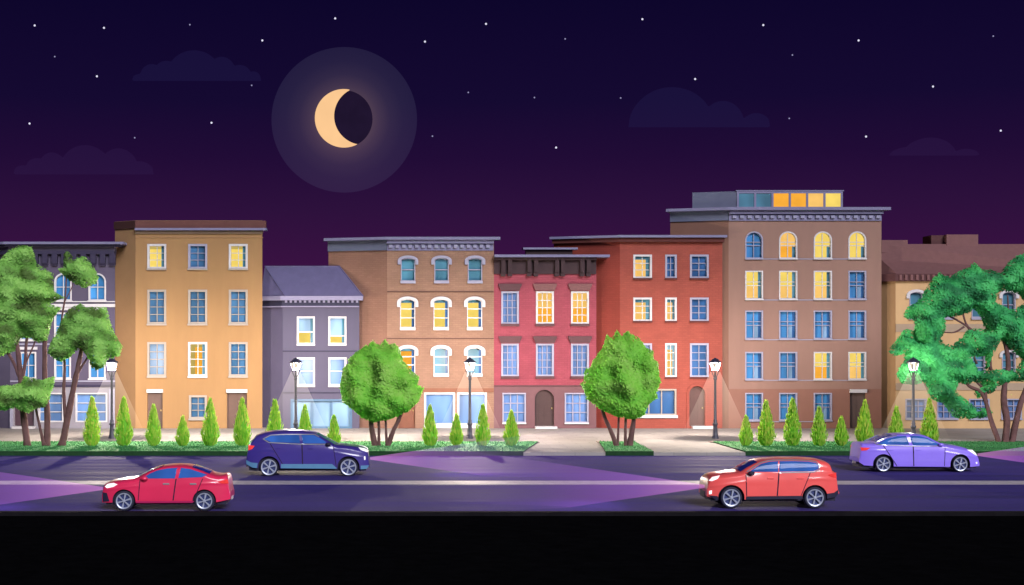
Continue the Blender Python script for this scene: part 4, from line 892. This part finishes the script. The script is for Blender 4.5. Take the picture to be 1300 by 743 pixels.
def car(name, label, ox, oy, sc, ground, top, sill, belt, wheels, wr, rimr, ar, panes, doors, handles, paintm, front, W=.86, extra=None, lights=(), chrome=None, mirror=None, trim=None, glassm=CGL, ls=1.0, dx=0):
    """all shapes are (u,v) points of the car's side view; front = -1 faces the picture's left, +1 its right"""
    D = (H-ZR)*F/((ground/sc+oy)-HY); k = D/F
    umid = (top[0][0]+top[-1][0])/2; xm = X(umid/sc+ox+dx, D)
    fx = lambda u: (u-umid)/sc*k*ls
    fz = lambda v: (ground-v)/sc*k*1.0
    zc = lambda v: fz(v)*(1+.5*W/D) - (H-ZR)*0 + 0          # near plane height
    root = thing(name, (xm, D+W, ZR), label, 'car', 'cars on the road')
    # the centre line of the roof and bonnet is W farther away: undo the perspective so that the outline fits
    ztop = lambda v: (H-ZR) - ((v/sc+oy)-HY)*(D+W*.75)/F
    T = smooth_profile([(fx(u), ztop(v)) for u, v in top]); u0, u1 = T[0][0], T[-1][0]; Lh = (u1-u0)/2; uc = (u0+u1)/2
    SB = [(fx(u), fz(v)) for u, v in sill]; BL_ = [(fx(u), fz(v)) for u, v in belt]
    wc = [(fx(u), wr/sc*k) for u in wheels]; AR = ar/sc*k
    def zb(u):
        z = interp(SB, u)
        for cu, cz in wc:
            if abs(u-cu) < AR: z = max(z, cz+math.sqrt(AR*AR-(u-cu)**2)*.99)
        return z
    def yw(u, z):
        t = abs(u-uc)/Lh; plan = W*(1-.24*t**6); b = interp(BL_, u); tp = interp(T, u)
        g = 1 - .05*abs((z-.55*b)/(.6*b))**2.2 if z < b else .962 - .30*(z-b) - .05*min(1, (z-b)/.1)
        g += .014*math.exp(-((z-.78*b)/.035)**2); r = .11; dd = tp-z
        if dd < r: g *= 1-.16*((r-max(0, dd))/r)**2
        return plan*max(.3, g)
    us = sorted(set([u0+(u1-u0)*i/110 for i in range(111)] + [c+s*(AR-.0005) for c, _ in wc for s in (-1, 1)] + [c+s*(AR+.0005) for c, _ in wc for s in (-1, 1)] + [c+AR*math.cos(math.pi*i/14) for c, _ in wc for i in range(1, 14)]))
    us = [u for u in us if u0 <= u <= u1]
    nz = 26; m = MB(); grid = []
    for u in us:
        a, b = zb(u), interp(T, u); a = min(a, b-.02); col = []
        for j in range(nz+1):
            s = j/nz; z = a+(b-a)*(1-(1-s)**1.25); col.append((u, -yw(u, z), z))
        yt = yw(u, b)
        for f_ in (.75, .4, 0, -.4, -.75): col.append((u, -yt*f_, b+.035*(1-f_*f_)*min(1, (b/.6))))
        for j in range(nz, -1, -1):
            c = col[j]; col_ = (c[0], -c[1], c[2]); col.append(col_)
        grid.append(col)
    n = len(grid[0]); base = 0
    for col in grid: m.v += col
    for i in range(len(grid)-1):
        for j in range(n-1): m.f.append((i*n+j, (i+1)*n+j, (i+1)*n+j+1, i*n+j+1)); m.mi.append(0)
    m.f.append(tuple(range(n-1, -1, -1))); m.mi.append(0); m.f.append(tuple((len(grid)-1)*n+j for j in range(n))); m.mi.append(0)
    bo = m.build('body', paintm, root, True)
    md = bo.modifiers.new('es', 'EDGE_SPLIT'); md.split_angle = math.radians(40)
    m = MB(); zlow = min(v for _, v in SB)
    m.box(u0+.12, u1-.12, -W*.74, W*.74, zlow-.06, wc[0][1]+AR*.98); m.build('underbody', DARKT, root)
    def patch(pts, off, mb, side, mi=0, nu=22, nv=7):
        """a side-view outline laid onto the body surface as a fine grid"""
        P = [(fx(u), fz(v)) for u, v in pts]; ua, ub = min(p[0] for p in P)+1e-4, max(p[0] for p in P)-1e-4
        cols = sorted(set([ua+(ub-ua)*i/nu for i in range(nu+1)] + [min(ub, max(ua, p[0])) for p in P])); prev = None
        for u in cols:
            zs = []
            for i in range(len(P)):
                (x0, z0), (x1, z1) = P[i], P[(i+1) % len(P)]
                if (x0-u)*(x1-u) <= 0 and x0 != x1: zs.append(z0+(z1-z0)*(u-x0)/(x1-x0))
            if not zs: continue
            lo, hi = min(zs), max(zs); cur = [(u, side*(yw(u, lo+(hi-lo)*j/nv)+off), lo+(hi-lo)*j/nv) for j in range(nv+1)]
            i0 = len(mb.v); mb.v += cur
            if prev is not None:
                for j in range(nv):
                    f = (prev+j, i0+j, i0+j+1, prev+j+1); mb.f.append(f if side < 0 else f[::-1]); mb.mi.append(mi)
            prev = i0
    def ribbon(pts, wd, off, mb, side):
        P = [Vector((fx(u), fz(v))) for u, v in pts]; Q = []
        for a, b in zip(P, P[1:]):
            nn = max(2, int((b-a).length/.06)); Q += [a+(b-a)*j/nn for j in range(nn)]
        Q.append(P[-1]); prev = None
        for i, p in enumerate(Q):
            t = (Q[min(i+1, len(Q)-1)]-Q[max(i-1, 0)]).normalized(); nn = Vector((-t.y, t.x))*wd/2; a, b = p+nn, p-nn
            cur = ((a.x, side*(yw(a.x, a.y)+off), a.y), (b.x, side*(yw(b.x, b.y)+off), b.y))
            if prev: mb.face([prev[0], prev[1], cur[1], cur[0]] if side < 0 else [prev[0], cur[0], cur[1], prev[1]])
            prev = cur
    for side in (-1, 1):
        for (l0, l1, r0, r1, zt, zbm) in doors:      # left edge bottom/top u, right edge bottom/top u, top v, bottom v
            m = MB(); nu, nv = 10, 8; G = []
            for j in range(nv+1):
                v = zbm+(zt-zbm)*j/nv; t = (j/nv)
                ul = l0+(l1-l0)*t; ur_ = r0+(r1-r0)*t
                G.append([(fx(ul+(ur_-ul)*i/nu), fz(v)) for i in range(nu+1)])
            i0 = 0
            for row in G:
                for u, z in row:
                    z = max(z, zb(u)+.01); m.v.append((u, side*(yw(u, z)+.008), z))
            for j in range(nv):
                for i in range(nu):
                    q_ = (j*(nu+1)+i, j*(nu+1)+i+1, (j+1)*(nu+1)+i+1, (j+1)*(nu+1)+i); m.f.append(q_ if side < 0 else q_[::-1]); m.mi.append(0)
            do = m.build('door', paintm, root, True)
            m = MB(); lo = max(l0, 0)
            ribbon([(l1, zt), ((l0+l1)/2, (zt+zbm)/2), (l0, zbm)], .024, .012, m, side); ribbon([(r1, zt), ((r0+r1)/2, (zt+zbm)/2), (r0, zbm)], .024, .012, m, side)
            m.build('door_gap', GAP, do)
            for hu, hv in handles:
                if min(l1, l0) < hu < max(r1, r0):
                    m = MB(); x, z = fx(hu), fz(hv); y = side*(yw(x, z)+.03); m.box(x-.1, x+.1, min(y, y-side*.03), max(y, y-side*.03), z-.022, z+.022); m.build('handle', CHROME if name == 'sedan_car' and front < 0 else paintm, do)
        for pp in panes:
            m = MB(); patch(pp, .014, m, side); m.build('side_window', glassm, root, True)
        if chrome:
            m = MB()
            for c in chrome: ribbon(c, .032, .02, m, side)
            m.build('window_trim', CHROME, root)
        for (kind, pts, mt) in lights:
            m = MB(); patch(pts, .016, m, side); m.build(kind, mt, root)
        if trim:
            for pts, mt in trim: m = MB(); patch(pts, .02, m, side); m.build('lower_trim', mt, root)
        if mirror:
            x, z = fx(mirror[0]), fz(mirror[1]); m = MB(); r = .1
            for i in range(1): m.lathe([(.001, -.07), (.075, -.05), (.1, 0), (.075, .05), (.001, .07)], n=10)
            m.v = [(x+vx*1.15, side*(yw(x, z)+.10)+vy*.9, z+vz) for vx, vy, vz in m.v]; m.build('wing_mirror', mirror[2], root, True)
        for cu, cz in wc:
            r = wr/sc*k; rr = rimr/sc*k; y0 = side*(W-.015)
            wv = MB(); prof = [(rr*.96, -.015), (rr*1.04, 0), (r*.93, 0), (r*.985, -.03), (r, -.06), (r, -.17), (r*.95, -.2), (rr*.8, -.2)]
            wv.lathe([(a, -b*side*-1) if False else (a, (b if side > 0 else -b)) for a, b in prof], n=36, axis='y')
            wo = wv.build('wheel', TYRE, root, True); wo.location = (cu, y0, cz)
            rm = MB(); s_ = 1 if side > 0 else -1
            rm.lathe([(rr*1.0, -.005*s_), (rr*.97, .004*s_), (rr*.86, -.004*s_), (rr*.84, -.06*s_)], n=36, axis='y')
            for i in range(6):
                for dlt in (-.10, .10):
                    a = 2*math.pi*i/6+.3; a2 = a+dlt*1.0; p0 = Vector((math.cos(a2*1)*rr*.14, 0, math.sin(a2)*rr*.14)); p1 = Vector((math.cos(a+dlt*.8)*rr*.9, 0, math.sin(a+dlt*.8)*rr*.9))
                    rm.tube([p0+Vector((0, -.01*s_, 0)), p1+Vector((0, -.02*s_, 0))], [rr*.055, rr*.06], 6)
            rm.lathe([(rr*.2, -.02*s_), (rr*.17, .012*s_), (.001, .016*s_)], n=14, axis='y'); rm.build('rim', RIM, wo)
            bk = MB(); bk.lathe([(.001, -.07*s_), (rr*.97, -.07*s_)], n=24, axis='y'); bk.build('brake_disc', paint('disc_blue', (.05, .07, .22), .5, .1, 5, 0, metal=.2), wo)
    # front and rear faces
    for s, uu in ((-1, u0), (1, u1)):
        fr = s == front; zt = interp(T, uu); m = MB()
        x = uu + s*.012
        if fr:
            m.box(min(uu-.01, x), max(uu+.01, x), -W*.42, W*.42, .3, max(.34, zt-.12)); m.build('grille', DARKT, root)
        else:
            m.box(min(uu-.01, x), max(uu+.01, x), -W*.26, W*.26, max(.3, zt-.3), max(.36, zt-.15)); m.build('number_plate', paint('plate_white', (.7, .7, .66), .5, .05, 4, 0), root)
    # windscreen and rear window on the sloping parts of the outline
    if extra:
        for (ua, ub) in extra:
            m = MB(); A = sorted((fx(ua), fx(ub))); prev = None
            for i in range(9):
                u = A[0]+(A[1]-A[0])*i/8; z = interp(T, u); y = yw(u, z)*.9
                cur = [(u, -y+2*y*j/6, z+.035*(1-(-1+2*j/6)**2*.81)*min(1, z/.6)+.012) for j in range(7)]
                if prev:
                    for j in range(6): m.face([prev[j], cur[j], cur[j+1], prev[j+1]])
                prev = cur
            m.build('windscreen', CGL2, root, True)
    # headlight beams on the road
    for s in (-1, 1):
        for en, size, pitch, flat in ((1300, 66, -.07, .35),):
            ld = bpy.data.lights.new('headlight_beam', 'SPOT'); ld.energy = en; ld.color = (.80, .44, 1.0); ld.spot_size = math.radians(size); ld.spot_blend = 1.0; ld.shadow_soft_size = .06
            lo = bpy.data.objects.new('headlight_beam', ld); C.objects.link(lo)
            uu = u0 if front < 0 else u1
            lo.location = (xm+uu+front*.12, D+W+s*.55, ZR+.62); dv = Vector((front*1.0, 0, pitch)); lo.rotation_euler = dv.to_track_quat('-Z', 'Y').to_euler(); lo.scale = (1, flat, 1)
    hz = MB(); LB_ = 9.0; hz.lathe([(.05, 0), (LB_*.165, LB_)], n=36, axis='y'); hz.v = [(y*front, x, z*.9) for x, y, z in hz.v]
    h = hz.build('haze', HBEAM, None, True); h.location = (xm+(u0 if front < 0 else u1)+front*.02, D+W*.55, ZR+.66)
    tag(h, 'violet cone of headlight haze in front of the ' + label.split(' driving')[0], 'light beam', 'headlight beams', 'stuff')
    return root
def m_hbeam(nt, out):
    N, L = nt.nodes, nt.links
    tc = N.new('ShaderNodeTexCoord'); ln = N.new('ShaderNodeVectorMath'); ln.operation = 'LENGTH'; L.new(tc.outputs['Object'], ln.inputs[0])
    r = N.new('ShaderNodeValToRGB'); mr = N.new('ShaderNodeMapRange'); mr.inputs['From Max'].default_value = 9.0; L.new(ln.outputs['Value'], mr.inputs[0]); L.new(mr.outputs[0], r.inputs[0])
    e = r.color_ramp.elements; e[0].color = (.18, .055, .17, 1); e[1].color = (0, 0, 0, 1); k = e.new(.25); k.color = (.072, .02, .11, 1); k = e.new(.6); k.color = (.018, .006, .032, 1)
    em = N.new('ShaderNodeEmission'); L.new(r.outputs[0], em.inputs[0]); t = N.new('ShaderNodeBsdfTransparent')
    ad = N.new('ShaderNodeAddShader'); L.new(em.outputs[0], ad.inputs[0]); L.new(t.outputs[0], ad.inputs[1]); L.new(ad.outputs[0], out.inputs[0])
HBEAM = emis_clear('headlight_haze', m_hbeam)
def carpaint(name, c, k=.78): return paint(name, alb(c, k), .32, .04, 2, 0, spec=.5, coat=.6, af=1)
PR = carpaint('crimson_paint', (198, 40, 80)); PV = carpaint('violet_paint', (130, 108, 218)); PB = carpaint('navy_paint', (52, 42, 118)); PO = carpaint('coral_paint', (240, 84, 82))
LB = paint('pale_blue_trim', alb((120, 180, 230)), .4, .06, 4, 0)
car('sedan_car', 'crimson sedan driving left in the near lane, front at the left', 110, 570, 6.19, 490,
    [(106, 330), (112, 292), (135, 268), (240, 244), (330, 232), (385, 222), (500, 166), (600, 137), (700, 129), (800, 133), (900, 160), (1000, 196), (1060, 207), (1132, 214), (1142, 285), (1154, 335)],
    [(106, 425), (180, 424), (1050, 420), (1154, 400)], [(106, 285), (380, 238), (700, 232), (980, 210), (1154, 215)], (292, 947), 80, 63, 92,
    [[(440, 234), (500, 196), (560, 172), (640, 157), (725, 152), (708, 232)], [(752, 152), (830, 162), (900, 184), (968, 205), (930, 222), (736, 230)]],
    [(410, 425, 692, 716, 238, 405), (696, 720, 860, 935, 234, 405)], [(638, 275), (858, 275)], PR, -1, W=.84, ls=.965, dx=-2,
    extra=[(390, 590), (840, 985)], lights=[('headlight', [(130, 300), (150, 280), (205, 270), (240, 280), (205, 300), (150, 312)], HLT), ('taillight', [(1055, 262), (1130, 242), (1140, 276), (1090, 274)], TLT), ('bumper_vent', [(112, 345), (150, 350), (172, 415), (112, 420)], DARKT)],
    mirror=(462, 232, PR), trim=[([(385, 412), (870, 410), (850, 424), (395, 426)], carpaint('crimson_sill', (150, 30, 80)))])
car('sedan_car', 'violet sedan driving right in the far lane, in front of the sand house', 1070, 535, 6.5, 420,
    [(92, 300), (102, 240), (110, 186), (150, 180), (235, 174), (330, 132), (400, 112), (480, 104), (600, 105), (680, 119), (770, 162), (830, 185), (940, 200), (1040, 224), (1100, 252), (1128, 290), (1136, 325)],
    [(92, 340), (130, 366), (300, 372), (1060, 378), (1136, 372)], [(92, 190), (240, 190), (500, 198), (800, 205), (1136, 270)], (290, 955), 66, 57, 84,
    [[(245, 188), (330, 146), (420, 126), (497, 122), (514, 195), (300, 192)], [(526, 121), (610, 122), (680, 140), (740, 172), (772, 188), (772, 198), (548, 199)]],
    [(405, 290, 549, 543, 202, 368), (552, 548, 815, 822, 205, 370)], [(350, 236), (590, 238)], PV, 1, W=.9, ls=.955, dx=5,
    extra=[(250, 390), (690, 820)], lights=[('taillight', [(106, 218), (180, 220), (150, 240), (108, 246)], TLT), ('headlight', [(1020, 236), (1080, 240), (1110, 268), (1122, 290), (1090, 280)], HLT), ('fog_lamp', [(1095, 340), (1110, 336), (1112, 352), (1098, 354)], HLT)],
    mirror=(785, 194, PV), chrome=[[(772, 204), (520, 206), (240, 192), (225, 182), (330, 138), (420, 118)]])
car('suv_car', 'dark blue sport utility car driving right in the far lane', 300, 530, 6.5, 488,
    [(72, 350), (84, 290), (98, 222), (142, 168), (156, 150), (240, 124), (330, 113), (450, 108), (600, 117), (660, 132), (755, 183), (825, 220), (900, 228), (1000, 240), (1075, 262), (1106, 298), (1112, 390)],
    [(72, 390), (130, 418), (350, 422), (850, 425), (1040, 430), (1112, 405)], [(72, 225), (250, 205), (540, 218), (800, 228), (1112, 300)], (270, 937), 76, 65, 92,
    [[(228, 181), (285, 154), (400, 148), (520, 148), (532, 212), (290, 204)], [(541, 147), (645, 149), (700, 176), (752, 206), (740, 215), (556, 216)]],
    [(400, 280, 552, 545, 216, 408), (556, 549, 835, 808, 222, 408)], [(350, 255), (620, 257)], PB, 1, W=.92, ls=.985, dx=-1,
    extra=[(670, 820), (104, 150)], lights=[('taillight', [(92, 230), (150, 236), (130, 262), (96, 276)], TLT), ('headlight', [(1018, 250), (1075, 262), (1098, 280), (1090, 290), (1040, 272)], HLT), ('fog_lamp', [(1066, 325), (1078, 322), (1080, 352), (1068, 354)], HLT)],
    mirror=(768, 222, DARKT), chrome=[[(752, 222), (535, 222), (270, 208), (218, 180), (285, 148), (400, 142), (650, 142), (690, 164)]],
    trim=[([(372, 385), (800, 385), (835, 415), (838, 424), (372, 420)], LB), ([(72, 352), (120, 374), (176, 378), (168, 420), (130, 416), (78, 390)], LB), ([(1040, 400), (1110, 398), (1090, 428), (1040, 430)], LB)])
car('suv_car', 'coral red sport utility car driving left in the near lane', 870, 565, 6.19, 502,
    [(134, 330), (142, 282), (185, 242), (300, 221), (405, 206), (470, 170), (560, 131), (700, 111), (850, 106), (1000, 111), (1090, 124), (1142, 150), (1152, 190), (1186, 222), (1196, 310), (1210, 345)],
    [(134, 410), (220, 428), (450, 430), (920, 426), (1100, 424), (1210, 385)], [(134, 285), (440, 226), (720, 214), (1050, 200), (1210, 215)], (323, 1000), 86, 68, 102,
    [[(470, 212), (520, 180), (570, 152), (640, 136), (715, 131), (702, 212)], [(722, 131), (850, 130), (960, 134), (1015, 142), (1038, 165), (1030, 192), (990, 206), (712, 211)]],
    [(445, 440, 690, 705, 220, 400), (694, 709, 885, 962, 216, 400)], [(640, 262), (880, 262)], PO, -1, W=.88, glassm=CGL, ls=.97, dx=5,
    extra=[(410, 550), (1142, 1190)], lights=[('headlight', [(150, 286), (180, 258), (240, 244), (215, 268), (170, 288)], HLT), ('taillight', [(1105, 236), (1190, 222), (1192, 262), (1150, 256)], TLT), ('fog_lamp', [(148, 365), (170, 360), (168, 388), (148, 392)], HLT)],
    mirror=(478, 222, DARKT), chrome=[[(450, 214), (520, 170), (575, 142), (640, 128), (715, 123), (850, 122), (960, 126), (1020, 134), (1046, 165), (1036, 196), (990, 213), (712, 218)]],
    trim=[([(440, 404), (890, 400), (905, 424), (440, 430)], DARKT), ([(1098, 384), (1160, 378), (1205, 352), (1200, 385), (1180, 412), (1098, 424)], DARKT), ([(140, 400), (212, 404), (222, 430), (180, 424)], DARKT)])
